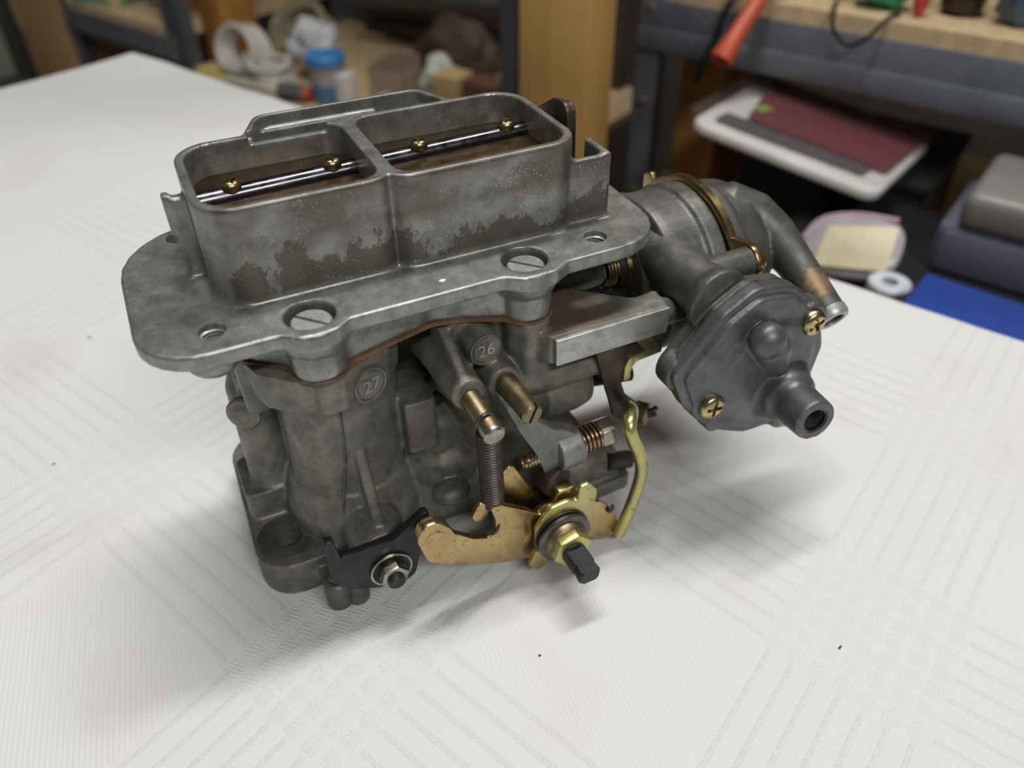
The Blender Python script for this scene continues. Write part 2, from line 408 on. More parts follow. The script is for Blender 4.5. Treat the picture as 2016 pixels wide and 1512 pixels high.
def make_cloth():
    drop, rad = 260, 9
    def prof(v, lo, hi):
        """arc length across the table -> (position, fall)"""
        if v < lo:
            d = lo - v
            if d < rad * PI / 2: a = d / rad; return lo - rad * math.sin(a), -rad * (1 - math.cos(a))
            return lo - rad, -rad - (d - rad * PI / 2)
        if v > hi:
            p, f = prof(lo - (v - hi), lo, hi); return hi + (lo - p), f
        return v, 0.0
    lo_s, hi_s, lo_o, hi_o = rad, TS - rad, -TO + rad, -rad
    def axis(lo, hi, step, f0, f1, fine):
        out = []; v = lo - drop
        while v < hi + drop:
            out.append(v)
            if lo - 25 < v < lo + 10 or hi - 10 < v < hi + 25: v += 3
            elif f0 < v < f1: v += fine
            else: v += step
        out.append(hi + drop); return out
    As = axis(lo_s, hi_s, 12, 380, 800, 3.5); Ao = axis(lo_o, hi_o, 12, -400, -20, 3.5)
    bm = bmesh.new(); grid = []
    for a in As:
        row = []
        for b in Ao:
            s, f1 = prof(a, lo_s, hi_s); o, f2 = prof(b, lo_o, hi_o)
            z = min(f1, f2) if (f1 < -rad * .9 or f2 < -rad * .9) else f1 + f2
            hang = max(0, -z - 15)
            if hang > 0:
                k = min(1, hang / 120)
                if f1 < f2: s += math.copysign(1, a - TS / 2) * (k * (8 + 9 * math.sin(b / 38.) + 5 * math.sin(b / 17.)))
                else: o += math.copysign(1, b + TO / 2) * (k * (8 + 9 * math.sin(a / 41.) + 5 * math.sin(a / 19.)))
            else:
                z += cloth_h(s, o)
            row.append(bm.verts.new((s, o, z)))
        grid.append(row)
    for i in range(len(As) - 1):
        for j in range(len(Ao) - 1): bm.faces.new((grid[i][j], grid[i + 1][j], grid[i + 1][j + 1], grid[i][j + 1]))
    bmesh.ops.recalc_face_normals(bm, faces=bm.faces)
    return bm
cl = obj('tablecloth', make_cloth(), 'cloth', ang=180)
cl.location = (F0 + Vector((0, 0, 1.1))) * MM; cl.rotation_euler = (0, 0, FANG)
sol = cl.modifiers.new('thickness', 'SOLIDIFY'); sol.thickness = .0006; sol.offset = -1
cl['label'] = 'white damask tablecloth with woven window-pane bands spread over the table'; cl['category'] = 'tablecloth'

# ------------------------------------------------------------------ the carburetor
cb = thing('carburetor', 'greasy two-barrel zinc carburetor with gold levers standing on the white cloth', 'carburetor')
def part(name, bm, mat, parent=None, label=None, ang=40):
    o = obj(name, bm, mat, parent or cb, ang=ang)
    if label: o['label'] = label
    return o

# ---- air horn: flange, two rectangular intake mouths, vent pocket
def make_horn():
    flange = rpoly([(-67.5, -36.3, 18), (-36, -36.3, 3), (-32, -39.6, 3), (-23, -39.6, 3), (-19, -36.6, 3), (22, -36.6, 3), (26.5, -39.8, 3), (36, -39.8, 3), (41, -37, 3), (74.5, -37, 18), (76, 33, 24), (-67.5, 31, 25)])
    add = [prism(flange, 'z', 97.6, 102)]
    add.append(prism(rpoly([(-46.6, -21, 10), (1.6, -21, 7), (1.6, 22, 3), (-46.6, 22, 10)], 10), 'z', 99, 128))
    add.append(prism(rpoly([(-1.6, -22, 7), (53, -22, 9), (53, 22, 10), (-1.6, 22, 3)], 10), 'z', 99, 128))
    add.append(prism(rpoly([(-29, 19), (33.5, 19), (27.5, 35, 5), (-22, 35, 5)]), 'z', 99, 128))
    for bx in (-27.5, 31):
        add.append(lathe((bx, -31, 102), (0, 0, -1), [(0, 9), (4, 9.6), (7, 8.4), (8.5, 7.2), (16, 6.9)]))
    add.append(lathe((-51.5, -26, 99), (0, 0, -1), [(0, 7), (6, 6.6), (8, 5), (8.4, 0)]))
    add.append(lathe((54, -27, 99), (0, 0, -1), [(0, 7), (3, 6.6), (4, 5), (4.4, 0)]))
    skirt = rpoly([(-45, -19.5, 4), (-36, -27, 3), (-31, -34, 3), (-23, -34, 3), (-19, -32, 3), (-9, -29.2, 4), (5, -25.8, 4), (14, -28, 4), (23, -32, 3), (35, -33, 3), (44, -22, 4), (44, 26, 6), (-45, 26, 6)])
    add.append(prism(skirt, 'z', 86.3, 99))
    # little wall at the left end and the shield box at the right end of the choke shaft
    add.append(box(-50.6, -45, -.5, 2.4, 100, 124)); add.append(box(-52, -50, 1, 4, 113, 124.5))
    add.append(box(50, 63.6, -19.6, -17.4, 100, 120.8)); add.append(box(61.4, 63.6, -19.6, -7.5, 100, 121.4))
    b = joinbm(*add)
    cuts = []
    cuts.append(prism(rpoly([(-44.2, -18.6, 8), (-2, -18.6, 5), (-2, 19.6, 5), (-44.2, 19.6, 8)], 8), 'z', 104.5, 131))
    cuts.append(prism(rpoly([(2, -19.6, 5), (50.6, -19.6, 7), (50.6, 19.6, 8), (2, 19.6, 5)], 8), 'z', 104.5, 131))
    cuts.append(prism(rpoly([(-25.5, 22), (30.5, 22), (25.5, 33.2, 3), (-20.5, 33.2, 3)]), 'z', 124.2, 131))
    cuts.append(prism([(-25, 21.7), (11, 21.7), (11, 30.6), (-22.5, 30.6)], 'z', 116, 131))
    cuts.append(prism([(13, 21.7), (29.6, 21.7), (25, 33.1), (13, 33.1)], 'z', 116, 131))
    cuts.append(box(-26.5, -5, 18, 24, 125.6, 131))
    for bx in (-27.5, 31): cuts.append(cyl((bx, -30.4, 94.5), (bx, -30.4, 104.5), 6.3, n=36))
    b = fuse(cut(fuse(b, .55, 0), cuts), .45, 5)
    holes = [cyl((x, y, 80), (x, y, 110), 3.3, n=28) for x, y in ((-50, -27.2), (54, -28.7), (-50.7, 23.3), (56, 23.3))]
    return cut(b, holes)
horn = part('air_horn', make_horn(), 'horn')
for x, y in ((-50, -27.2), (54, -28.7)):
    for k in range(5):
        ring = lathe((x, y, 100.6 - k * 1.05), (0, 0, -1), [(0, 3.5), (.4, 2.8), (.6, 2.8), (1.0, 3.5)], 28, closed=False)
        part('thread', ring, 'zinc_light', horn)
# slotted screws sunk in the two front wells
def slotted(c, d, r, h, slot_w, slot_d, rot):
    b = cyl(c, Vector(c) + Vector(d) * h, r, n=32, ch=.5); u, v, dd = frame(d)
    top = Vector(c) + Vector(d) * h; a = u * math.cos(rot) + v * math.sin(rot); p = dd.cross(a)
    q = bmesh.new(); vs_ = []
    for sx, sy, sz in ((-1, -1, -1), (1, -1, -1), (1, 1, -1), (-1, 1, -1), (-1, -1, 1), (1, -1, 1), (1, 1, 1), (-1, 1, 1)):
        vs_.append(q.verts.new(top + a * sx * (r + 1) + p * sy * slot_w / 2 + dd * sz * slot_d))
    for f in ((0, 1, 2, 3), (4, 5, 6, 7), (0, 1, 5, 4), (1, 2, 6, 5), (2, 3, 7, 6), (3, 0, 4, 7)): q.faces.new([vs_[i] for i in f])
    bmesh.ops.recalc_face_normals(q, faces=q.faces)
    return cut(b, [q])
for bx in (-27.5, 31):
    part('cover_screw', slotted((bx, -31.2, 94), (0, 0, 1), 5.2, 6.6, 1.0, 1.4, .75), 'zinc_light', label='grey slotted screw in a well')
# ---- choke plates, shaft and brass screws
for x0, x1 in ((-44, -2.2), (2.2, 50.4)):
    part('choke_plate', bevel(prism(rpoly([(x0, -18.4, 5), (x1, -18.4, 5), (x1, 19.4, 5), (x0, 19.4, 5)]), 'z', 118.2, 119.4), .2), 'bronze_plate', label='bronze brown choke plate')
part('choke_shaft', cyl((-45, 4.0, 119.4), (62, 9.6, 119.4), 2.9, n=28), 'shaft', label='dark polished choke shaft')
def cross_screw(c, d, r, h, slots=4, rot=0.0):
    """pan head with a cross recess"""
    b = lathe(c, d, [(0, r * .8), (.2, r), (h * .55, r), (h * .85, r * .86), (h, r * .6), (h, 0)], 28)
    u, v, dd = frame(d); top = Vector(c) + dd * h; cs = []
    for k in range(2):
        a = u * math.cos(rot + k * PI / 2) + v * math.sin(rot + k * PI / 2); p = dd.cross(a); q = bmesh.new(); vv = []
        for sx, sy, sz in ((-1, -1, -1), (1, -1, -1), (1, 1, -1), (-1, 1, -1), (-1, -1, 1), (1, -1, 1), (1, 1, 1), (-1, 1, 1)):
            vv.append(q.verts.new(top + a * sx * r * .66 + p * sy * r * .15 + dd * sz * h * .5))
        for f in ((0, 1, 2, 3), (4, 5, 6, 7), (0, 1, 5, 4), (1, 2, 6, 5), (2, 3, 7, 6), (3, 0, 4, 7)): q.faces.new([vv[i] for i in f])
        bmesh.ops.recalc_face_normals(q, faces=q.faces); cs.append(q)
    return cut(b, cs)
for x, y in ((-35.0, 4.0), (-8.4, 5.4), (16.6, 6.6), (44.4, 8.4)):
    part('choke_plate_screw', cross_screw((x, y, 121.6), (0, -.1, 1), 2.5, 2.5, rot=.4 + x * .05), 'brass', label='brass cross-head screw')
# ---- choke lever on the right shaft end
lv = prism(rpoly([(15, 116, 4), (13, 124, 3), (2, 130.5, 3), (-6, 131.5, 3.4), (-7, 124, 3), (-6.5, 110, 1), (4, 108, 2)]), 'x', 56.2, 58)
part('choke_lever', bevel(lv, .3), 'darksteel', label='dark steel choke lever standing beside the air horn')
part('choke_lever_rivet', lathe((57.9, -2.6, 127.6), (1, 0, 0), [(0, 3.2), (1.4, 3.2), (1.9, 2.6), (2.2, 0)]), 'darksteel')
part('choke_link', tube([(59, -4.5, 127), (59, -5, 118), (59.5, -4, 100), (66, -2, 86)], 1.1), 'darksteel')
# ---- gasket between air horn and body
gk = rpoly([(-45.6, -20, 4), (-36.3, -27.6, 3), (-31.5, -36.5, 5), (-23.5, -36.5, 5), (-19, -33, 3), (-9, -30, 4), (5, -26.6, 4), (14, -28.8, 4), (23, -32.8, 3), (27, -37.3, 4), (35, -37.3, 4), (45, -22, 4), (45, 27, 6), (-45.6, 27, 6)])
part('gasket', prism(gk, 'z', 85.4, 86.5), 'gasket', label='brown paper gasket under the air horn')
for bx in (-27.5, 31):
    part('gasket_bead', lathe((bx, -31, 86.1), (0, 0, -1), [(0, 7.2), (.4, 7.6), (.9, 7.2)], closed=False), 'gasket')

# ---- main casting
COLLAR = []
def make_body():
    a = []
    base = rpoly([(-57, -29.5, 12), (-33.5, -29.5, 3), (-32, -22, 3), (40, -22, 3), (44, -29, 8), (64, -29, 9), (64, 37, 12), (-55, 37, 12)], 8)
    a.append(prism(base, 'z', 0.3, 14))
    a.append(prism(rpoly([(40, -44, 3), (66, -42.5, 2), (67, -24, 3), (40, -20)]), 'z', 8.5, 14.5))              # lug at the right front
    a.append(lathe((40, -34, 18), (1, 0, -.05), [(0, 6.5), (22, 6.5), (24, 4)]))
    a.append(prism(rpoly([(-54.5, -6, 3), (-39, -6, 3), (-39, 14, 3), (-54.5, 14, 3)]), 'z', 12, 25))
    a.append(prism(rpoly([(-40.5, -41, 2), (-29, -41, 2), (-29, -24), (-40.5, -24)]), 'z', 3.4, 10))                # ear that carries the stop peg
    # bowl block behind the barrels
    a.append(prism(rpoly([(-45, 0, 6), (44, 0, 6), (44, 28, 8), (-45, 28, 8)]), 'z', 26, 85.6))
    a.append(prism(rpoly([(-42, 0, 6), (50, 0, 6), (50, 26, 8), (-42, 26, 8)]), 'z', 10, 40))
    # left barrel with its angular collar
    col = rpoly([(-45, -19.6, 1.5), (-42.8, -26.4, 1.5), (-34.8, -34, 1.5), (-31, -34.4, 1), (-29.5, -37, 2.5), (-23.5, -37, 2.5), (-18.4, -33.6, 1.5), (-9, -29.2, 3), (-3.6, -22.5, 5), (-2.5, -8, 3), (-45, 2, 3)])
    cpts = [((p[0] + 24) * .965 - 24, (p[1] + 10) * .96 - 10) for p in col]
    lo = bmesh.new(); n = len(col)
    v0 = [lo.verts.new((*p, 73.6)) for p in cpts]; v1 = [lo.verts.new((*p, 85.6)) for p in col]
    lo.faces.new(v0); lo.faces.new(v1)
    for i in range(n): lo.faces.new((v0[i], v0[(i + 1) % n], v1[(i + 1) % n], v1[i]))
    bmesh.ops.recalc_face_normals(lo, faces=lo.faces); COLLAR.append(lo)
    a.append(lathe((-20.3, -8, 8), (0, 0, 1), [(0, 19.5), (18, 19.2), (24, 18.4), (74, 17.4)], 48))
    a.append(lathe((-20.3, -8, 8), (0, 0, 1), [(0, 23), (12, 22.5), (19, 20.8), (24, 19.4)], 48))
    # right barrel
    a.append(lathe((28, -8, 8), (0, 0, 1), [(0, 22), (16, 21), (24, 19.5), (77, 19)], 48))
    a.append(lathe((6, -8, 8), (0, 0, 1), [(0, 19), (20, 17), (34, 13), (40, 9)], 40))                            # web between the barrels
    a.append(ball((8, -17, 26), 11, sc=(1.2, 1, .9)))
    a.append(ball((5, -31, 24), 5, sc=(1.3, 1, .7)))
    # post and boss on the left flank
    a.append(lathe((-43.6, 3, 10), (0, 0, 1), [(0, 9), (18, 7.6), (52, 7.2), (58, 5)]))
    a.append(prism([(-48, -4), (-41, -4), (-41, 12), (-47, 12)], 'z', 50, 70))
    a.append(prism(rpoly([(-47, -18, 3), (-40, -18, 3), (-40, 8, 3), (-47, 8, 3)]), 'z', 66, 85))
    # throttle shaft bosses
    a.append(lathe((-21.5, -18, 19), (0, -1, 0), [(0, 12), (9, 9.5), (21, 8.6), (23, 8)]))
    a.append(lathe((30.5, -18, 17), (0, -1, 0), [(0, 12), (10, 9.5), (24, 8.6)]))
    # fin in front of the left barrel
    a.append(prism(rpoly([(-18, 53, 1), (-26.6, 49.5, 1), (-40.5, 23, 1), (-38, 15), (-18, 15)]), 'x', -22.2, -19.2))
    # block between the barrels
    a.append(prism(rpoly([(-5, -24, 1), (5, -24, 1), (5, -6, 1), (-5, -6, 1)]), 'z', 38, 58))
    # pads with numbers, column under the second boss
    a.append(prism(rpoly([(9, -27.5, 2), (28, -29, 2), (30, -10), (9, -10)]), 'z', 64, 85.6))
    a.append(lathe((16.6, -20, 79.4), (0, -1, 0), [(0, 5.8), (15.2, 5.2)]))
    a.append(prism(rpoly([(24.5, -33, 3), (28, -38.5, 3), (35.5, -38, 3), (39, -30, 3), (38, -18, 3), (25, -18, 3)]), 'z', 66.5, 85.6))
    # horizontal bracket bar on the right
    a.append(prism(rpoly([(33.5, -42, .5), (71.5, -43.6, 1), (72.8, -34, 1), (64.5, -34.6, 4), (49, -21, 3), (43, -16), (30, -18), (30, -37)]), 'z', 72.8, 82.3))
    a.append(ball((73, -39, 77.5), 4.2)); a.append(lathe((71, -38.5, 76), (1, 0, 0), [(0, 3.8), (12, 3.4)]))
    # arm carrying the spring peg
    a.append(prism(rpoly([(-20, 84.5), (-27, 84, 2), (-35, 80, 3), (-41, 76, 2), (-41, 67, 2), (-33, 62, 3), (-15, 56)]), 'x', 6.4, 9.4))
    a.append(lathe((8.4, -12, 71.4), (0, -1, 0), [(0, 6.5), (18, 5.4), (30.2, 4.9)]))
    # second peg boss and cross tube
    a.append(lathe((20.4, -14, 69.4), (0, -1, 0), [(0, 6.4), (15, 5.6), (25.6, 5.0)]))
    a.append(lathe((20, -32, 64.5), (1, 0, -.06), [(0, 6.6), (18, 6.8), (40, 5.6)]))
    a.append(lathe((36, -28, 52), (1, 0, -.06), [(0, 9.5), (12, 9), (17, 7.6), (17.5, 6.5)]))
    a.append(ball((34, -26, 56), 12, sc=(1.1, .8, 1)))
    return fuse(joinbm(*a), .6, 5)
def body_holes(b):
    cs = [cyl((-46, -16.9, -5), (-46, -16.9, 40), 4.5, n=36)]
    return cut(b, cs)
body = part('main_body', body_holes(make_body()), 'body', ang=60)
part('barrel_collar', bevel(COLLAR[0], .5), 'body', label='angular collar at the top of the left barrel')
part('parting_line', tube(smooth_path([(-23.8, -25.4, 73), (-24.2, -25.7, 58), (-25.2, -26.0, 46), (-27, -26.3, 37), (-28.6, -26.8, 28), (-29.6, -28.2, 18)]), .42, 6), 'choke', label='thin dark casting seam down the left barrel')
# hole rim, spot-faced pad
part('mounting_pad', lathe((-46, -16.9, 14.05), (0, 0, 1), [(0, 4.5), (.5, 4.7), (.55, 8.6), (0, 9.6)], 40, closed=False), 'choke', label='worn spot-face round the mounting hole')
part('hole_lining', lathe((-46, -16.9, 1), (0, 0, 1), [(0, 4.55), (13, 4.55)], 32, closed=False), 'body')
part('machined_face', bevel(prism(rpoly([(34.4, 73.4, .4), (71.4, 73.4, .4), (71.6, 82, .4), (34.2, 82, .4)]), 'y', -43.9, -42.2), .15), 'zinc_light', label='bright machined front face of the bracket bar')
# number discs
for txt, c, r, tilt in (('27', (-16.0, -33.4, 77.6), 4.5, .36), ('26', (16.6, -35.4, 79.6), 4.2, .1)):
    d = Vector((math.sin(tilt), -math.cos(tilt), 0))
    disc = part('number_disc', lathe(c, d, [(-3, r + .7), (.3, r + .7), (.45, r + .45), (.3, r + .2), (-.3, r), (-.3, r - .35), (.1, r - .55), (.1, 0)], 40), 'body', label='round cast pad reading ' + txt)
    mt = Matrix.Translation(Vector(c) + d * .3) @ Matrix((( math.cos(tilt), 0, d.x), (math.sin(tilt), 0, d.y), (0, 1, 0))).to_4x4()
    part('numeral', text_bm(txt, 5.6, .35, mt), 'zinc_light', disc)
# domed plug on the left
pd = Vector((-.45, -.85, .1)).normalized()
part('plug', lathe(Vector((-47.6, -4.6, 57.4)) - pd * 6, pd, [(0, 3.6), (5.0, 3.6), (5.2, 5.1), (6.6, 5.3), (7.3, 4.8), (7.4, 3.2), (7.9, 2.6), (8.2, 0)], 32), 'body', label='round domed plug')

# ---- pegs
peg1 = part('spring_peg', cyl((8.4, -38, 71.0), (9.6, -54.5, 67.4), 3.05, n=28, ch=.3), 'dull_brass', label='bronze peg holding the return spring')
part('peg_groove', lathe((9.3, -50.2, 68), (.07, -1, -.18), [(0, 3.15), (.4, 2.4), (1.2, 2.4), (1.6, 3.15)], 28, closed=False), 'dull_brass', peg1)
part('peg_head', cyl((9.5, -52, 67.6), (9.75, -56, 66.9), 3.25, n=28, ch=.5), 'steel', peg1)
part('idle_jet_holder', slotted((20.5, -36, 70.0), (.05, -.99, -.06), 3.2, 19, .9, 1.8, 1.2), 'dull_brass', label='brown slotted jet holder')
# ---- return spring
part('return_spring', tube(helix((10.2, -50.2, 63.6), (11.0, -50.2, 34.2), 3.05, 27), .53, 6), 'spring', label='tightly wound dark return spring', ang=80)
part('spring_hook', tube(smooth_path([(13.2, -50.2, 63.6), (12.2, -50.6, 66), (10.5, -51.2, 71.2), (8, -51.6, 71.4), (6.2, -51.2, 68)]), .55, 8), 'spring')
part('spring_hook', tube(smooth_path([(11, -47.2, 34.2), (11, -50, 33), (11.2, -53, 30.6), (10.2, -54.5, 27.5), (8.6, -53.4, 25)]), .55, 8), 'spring')

# ---- idle screw bracket, screw, spring
arm = rpoly([(16.5, 68, 1.5), (20, 68, 1.5), (28, 57.5, 5), (32.5, 53, 4), (36, 52, 2), (41, 48, 3), (42, 38.5, 3), (36, 34.5, 3), (29.6, 35.8, 3), (26.6, 45.5, 6), (21.3, 56, 6)])
ib = joinbm(prism(arm, 'y', -48.2, -43), lathe((33.5, -46, 42.6), (1, 0, .04), [(0, 6.6), (8, 6.4)], 28), prism(rpoly([(17, 68), (24, 66), (27, 58), (20, 56)]), 'y', -44, -30))
part('idle_bracket', fuse(ib, .45, 5), 'bracket', label='grey cast arm carrying the idle screw')
part('idle_screw', cyl((22, -45.8, 42.2), (52, -45.8, 43.4), 2.0, n=20), 'dull_brass')
part('screw_thread', tube(helix((22.2, -45.8, 42.2), (28.5, -45.8, 42.5), 2.15, 6), .45, 6), 'brass', label='threaded screw tip')
part('idle_spring', tube(helix((41.2, -45.8, 43.0), (48.6, -45.8, 43.2), 3.9, 5.2, 18), .62, 8), 'spring_copper', label='copper toned coil spring on the idle screw', ang=80)
hx = bevel(joinbm(hexprism((48.6, -45.8, 43.2), (1, 0, .04), 4.9, 4.6, .3)), .35)
part('idle_screw_head', hx, 'steel', label='hexagonal idle screw head')

# ---- secondary throttle lever (black) with nut
bl = rpoly([(-38.6, 38.5, .8), (-36.0, 38.2, .8), (-35.0, 30.6, 1), (-30, 29.8, 2), (-20, 29.6, 4), (-9.2, 36.6, 1), (-7.4, 36.0, 1), (-9, 32.5, 1), (-12.6, 28.5, 2), (-12.0, 19.5, 4), (-14.0, 11.5, 4), (-19.0, 9, 5), (-26, 11.5, 4), (-33.7, 15, 3), (-38.6, 21, 3)])
sl = part('secondary_lever', bevel(prism(bl, 'y', -46.6, -43.6), .4), 'blacksteel', label='black steel secondary throttle lever')
part('washer', lathe((-21.4, -46.4, 18.6), (0, -1, 0), [(0, 6.4), (.5, 6.5), (.9, 6.2), (.9, 5.2), (.5, 5.0), (.5, 0)], 36), 'blacksteel', sl)
part('washer_rim', lathe((-21.4, -46.4, 18.6), (0, -1, 0), [(.6, 6.6), (1.1, 6.5), (1.1, 5.9), (.6, 5.8)], 40, closed=False), 'steel', sl)
part('nut', bevel(hexprism((-21.4, -46.8, 18.6), (0, -1, 0), 4.6, 4.2, .2), .4), 'steel', sl, 'hexagonal nut on the secondary shaft')
part('shaft_end', lathe((-21.4, -44, 18.6), (0, -1, 0), [(0, 2.7), (8.4, 2.7), (8.9, 2.2), (8.9, 0)]), 'blacksteel', sl)
part('stop_screw', joinbm(cyl((-37, -40.5, 4), (-37, -40.5, 15.5), 4.0, n=24, ch=.8), cyl((-37, -40.5, 15), (-37, -40.5, 18), 2.2, n=20)), 'choke', label='grey stop peg beside the black lever')
part('stop_pin', cyl((-37, -40.5, 17), (-36.6, -41, 24), 1.3, n=16), 'olive')
part('stop_bridge', cyl((-31.6, -41, 3.4), (-31.6, -41, 12.5), 3.6, n=24, ch=.8), 'choke')

# ---- primary throttle: gold lever, clamp rings, nut, black threaded shaft
gl = rpoly([(-14.6, 36.8, 4), (-13.0, 41.3, 3), (-8.5, 41.4, 3), (-5.0, 37.5, 2), (-3.2, 32.6, 1.5), (2.7, 27.0, 3), (7.2, 25.0, 1), (9.9, 26.2, .8), (9.9, 31.6, 1), (8.3, 37.9, .8), (12.2, 36.9, 1.5), (21.0, 30, 3), (24.5, 26.3, 1), (28, 29, 3), (36, 27, 4), (40, 17, 5), (36, 8.5, 5), (26, 6.5, 5), (15, 9.5, 8), (4, 14.2, 8), (-4, 19.8, 6), (-12, 26.4, 5)])
pl = part('primary_lever', bevel(prism(gl, 'y', -54.2, -52), .35), 'gold', label='yellow plated throttle lever')
part('roundel', bevel(prism(rpoly([(-14.9, 36.6, 4.5), (-12.6, 41.5, 3), (-8.4, 41.6, 3), (-4.9, 37.4, 2), (-3.0, 32.8, 1), (-4.2, 20.0, 1), (-12.4, 26.2, 5)]), 'y', -55.6, -53.2), .35), 'gold', pl)
part('rivet', lathe((-9.6, -55.5, 35), (0, -1, 0), [(0, 3.1), (.25, 3.0), (.3, 0)], 32), 'gold', pl)
part('spring_tab', bevel(prism(rpoly([(3.4, 33.2, 1.6), (6.0, 38, 2), (9.6, 37, 2), (8.6, 31.6, 2), (5, 29.4, 2)]), 'y', -51.6, -49.8), .4), 'gold', pl)
part('lever_stack', lathe((30.5, -43, 17.6), (0, -1, 0), [(0, 9), (4, 9), (4, 6), (7, 6), (7, 9.5), (9.5, 9.5)], 40), 'darksteel', pl)
part('fork_plate', bevel(joinbm(prism(rpoly([(22, 24, 5), (26, 31, 4), (33, 31.5, 4), (36.2, 30, 1), (36.6, 35.6, 1.2), (39.8, 36, 1.2), (43, 31.5, 2), (41.8, 20, 3), (38, 10, 5), (27, 8, 5), (22, 14, 5)]), 'y', -57.0, -55.4)), .3), 'olive', pl, 'olive plated fork washer')
part('fork_tab', bevel(prism(rpoly([(29, 27), (31, 33.4, 1), (36.8, 33.6, 1), (38, 26)]), 'y', -54, -50.5), .4), 'gold', pl)
part('lock_tail', bevel(prism(rpoly([(22, 14.5, 1), (26.5, 15, 1), (25.4, 6, 1), (22, 4.8, 1.2), (19.4, 8.6, 1.2)]), 'y', -57.6, -55.8), .3), 'gold', pl)
part('clamp_washer', lathe((30.6, -57, 18.6), (0, -1, 0), [(0, 9.3), (.9, 9.3), (1.0, 8.2), (1.6, 8.2), (1.7, 9.0), (2.6, 9.0), (2.9, 8.5), (2.9, 0)], 44), 'spring', pl, 'dark ribbed washers on the throttle shaft')
part('bush', lathe((30.6, -59.6, 18.4), (0, -1, 0), [(0, 7.2), (1.6, 7.0), (2.6, 6.4), (2.6, 0)], 36), 'dull_brass', pl)
part('nut', bevel(hexprism((30.6, -61.6, 18.2), (0, -1, 0), 6.6, 3.6, .25), .5), 'olive', pl, 'olive plated hexagonal shaft nut')
tp = [(0, 3.9), (18, 3.9)] + [(18 + .45 * k, 3.95 if k % 2 == 0 else 3.5) for k in range(22)] + [(30.6, 3.8), (31.4, 3.1)]
sh = cut(lathe((30.5, -44, 18), (0, -1, 0), tp, 32), [box(20, 40, -80, -66, 20.4, 30), box(20, 40, -80, -66, 5, 15.6)])
ts = part('throttle_shaft', sh, 'blacksteel', pl, 'black shaft end with flats')
part('lever_hub', bevel(hexprism((31.5, -44.5, 33), (.25, -1, 0), 5.4, 6.5, .4), .5), 'darksteel', label='brown hexagonal stop block')
part('lever_plate', bevel(prism(rpoly([(15.2, 43, 1.5), (18.6, 45, 1.5), (26, 29.5, 2), (28, 16, 2), (18, 14, 2), (14.6, 28, 2)]), 'y', -47.6, -46), .3), 'gold', label='gold plate behind the return spring')
# right arm of the lever and the link rod
rl = rpoly([(39, 21, 2), (44.2, 24.4, 3), (49.2, 19.2, 4), (52.2, 13, 3), (54.4, 7, 2), (53, 3.2, 2), (47, 3.4, 4), (40, 9.5, 4)])
ra = part('lever_arm', bevel(prism(rl, 'y', -55.0, -53.2), .35), 'gold', label='gold lever arm joined to the link rod')
part('rivet', lathe((49.8, -55, 17.8), (.3, -1, 0), [(0, 1.6), (.6, 1.5), (1, 0)]), 'darksteel', ra)
rod = smooth_path([(62.5, -41, 45.6), (60.5, -46, 48.6), (57.2, -50.5, 50.4), (55.2, -53, 49.6), (55.6, -54.2, 46), (58.6, -54.8, 38.4), (60.2, -55.2, 30), (58.6, -55.6, 20.5), (55.6, -56, 10.5), (53.4, -56.2, 4.6)])
part('link_rod', tube(rod, 2.05, 16), 'olive', label='bent olive plated link rod', ang=80)
# choke fast-idle lever behind
fl = rpoly([(49.5, 72, 1), (62, 72, 1), (70, 62.5, 1), (60.5, 61.5, 2), (60.4, 54.5, 3), (62.2, 49.5, 3), (69.4, 41.5, 2), (70.6, 35.4, 2), (66.4, 31.5, 2), (63.4, 37, 2), (58.6, 41.5, 3), (56.4, 49, 4), (53.2, 59, 4)])
fo = part('fast_idle_lever', bevel(prism(fl, 'y', -39.6, -38), .3), 'darksteel', label='dark brown fast-idle lever under the bracket bar')
part('lever_tab', bevel(joinbm(prism(rpoly([(60.4, 61, 1), (61.6, 64.4, 2), (73.5, 65.2, .5), (73.5, 63, .5), (64, 62.2, 2), (63, 60, 1), (62.6, 56, .5), (60.4, 56, .5)]), 'y', -40.4, -31)), .3), 'olive', fo)
part('lever_eye', lathe((69, -37, 37.6), (.55, -.8, .1), [(0, 3.8), (4, 3.8), (4.4, 3.2), (4.4, 0)]), 'dull_brass', fo)
part('split_pin', joinbm(cyl((70, -40, 38), (74.5, -41, 40.5), .8, n=10), cyl((70, -40, 37), (74.2, -41, 37.6), .8, n=10)), 'darksteel', fo)
part('pump_rod', cyl((50, -28, 50.8), (70, -30, 48.6), 2.7, n=20), 'darksteel', label='dark pump rod')
part('stop_stud', joinbm(cyl((58, -38, 20), (68, -38, 17), 3.2, n=20, ch=.4)), 'darksteel')

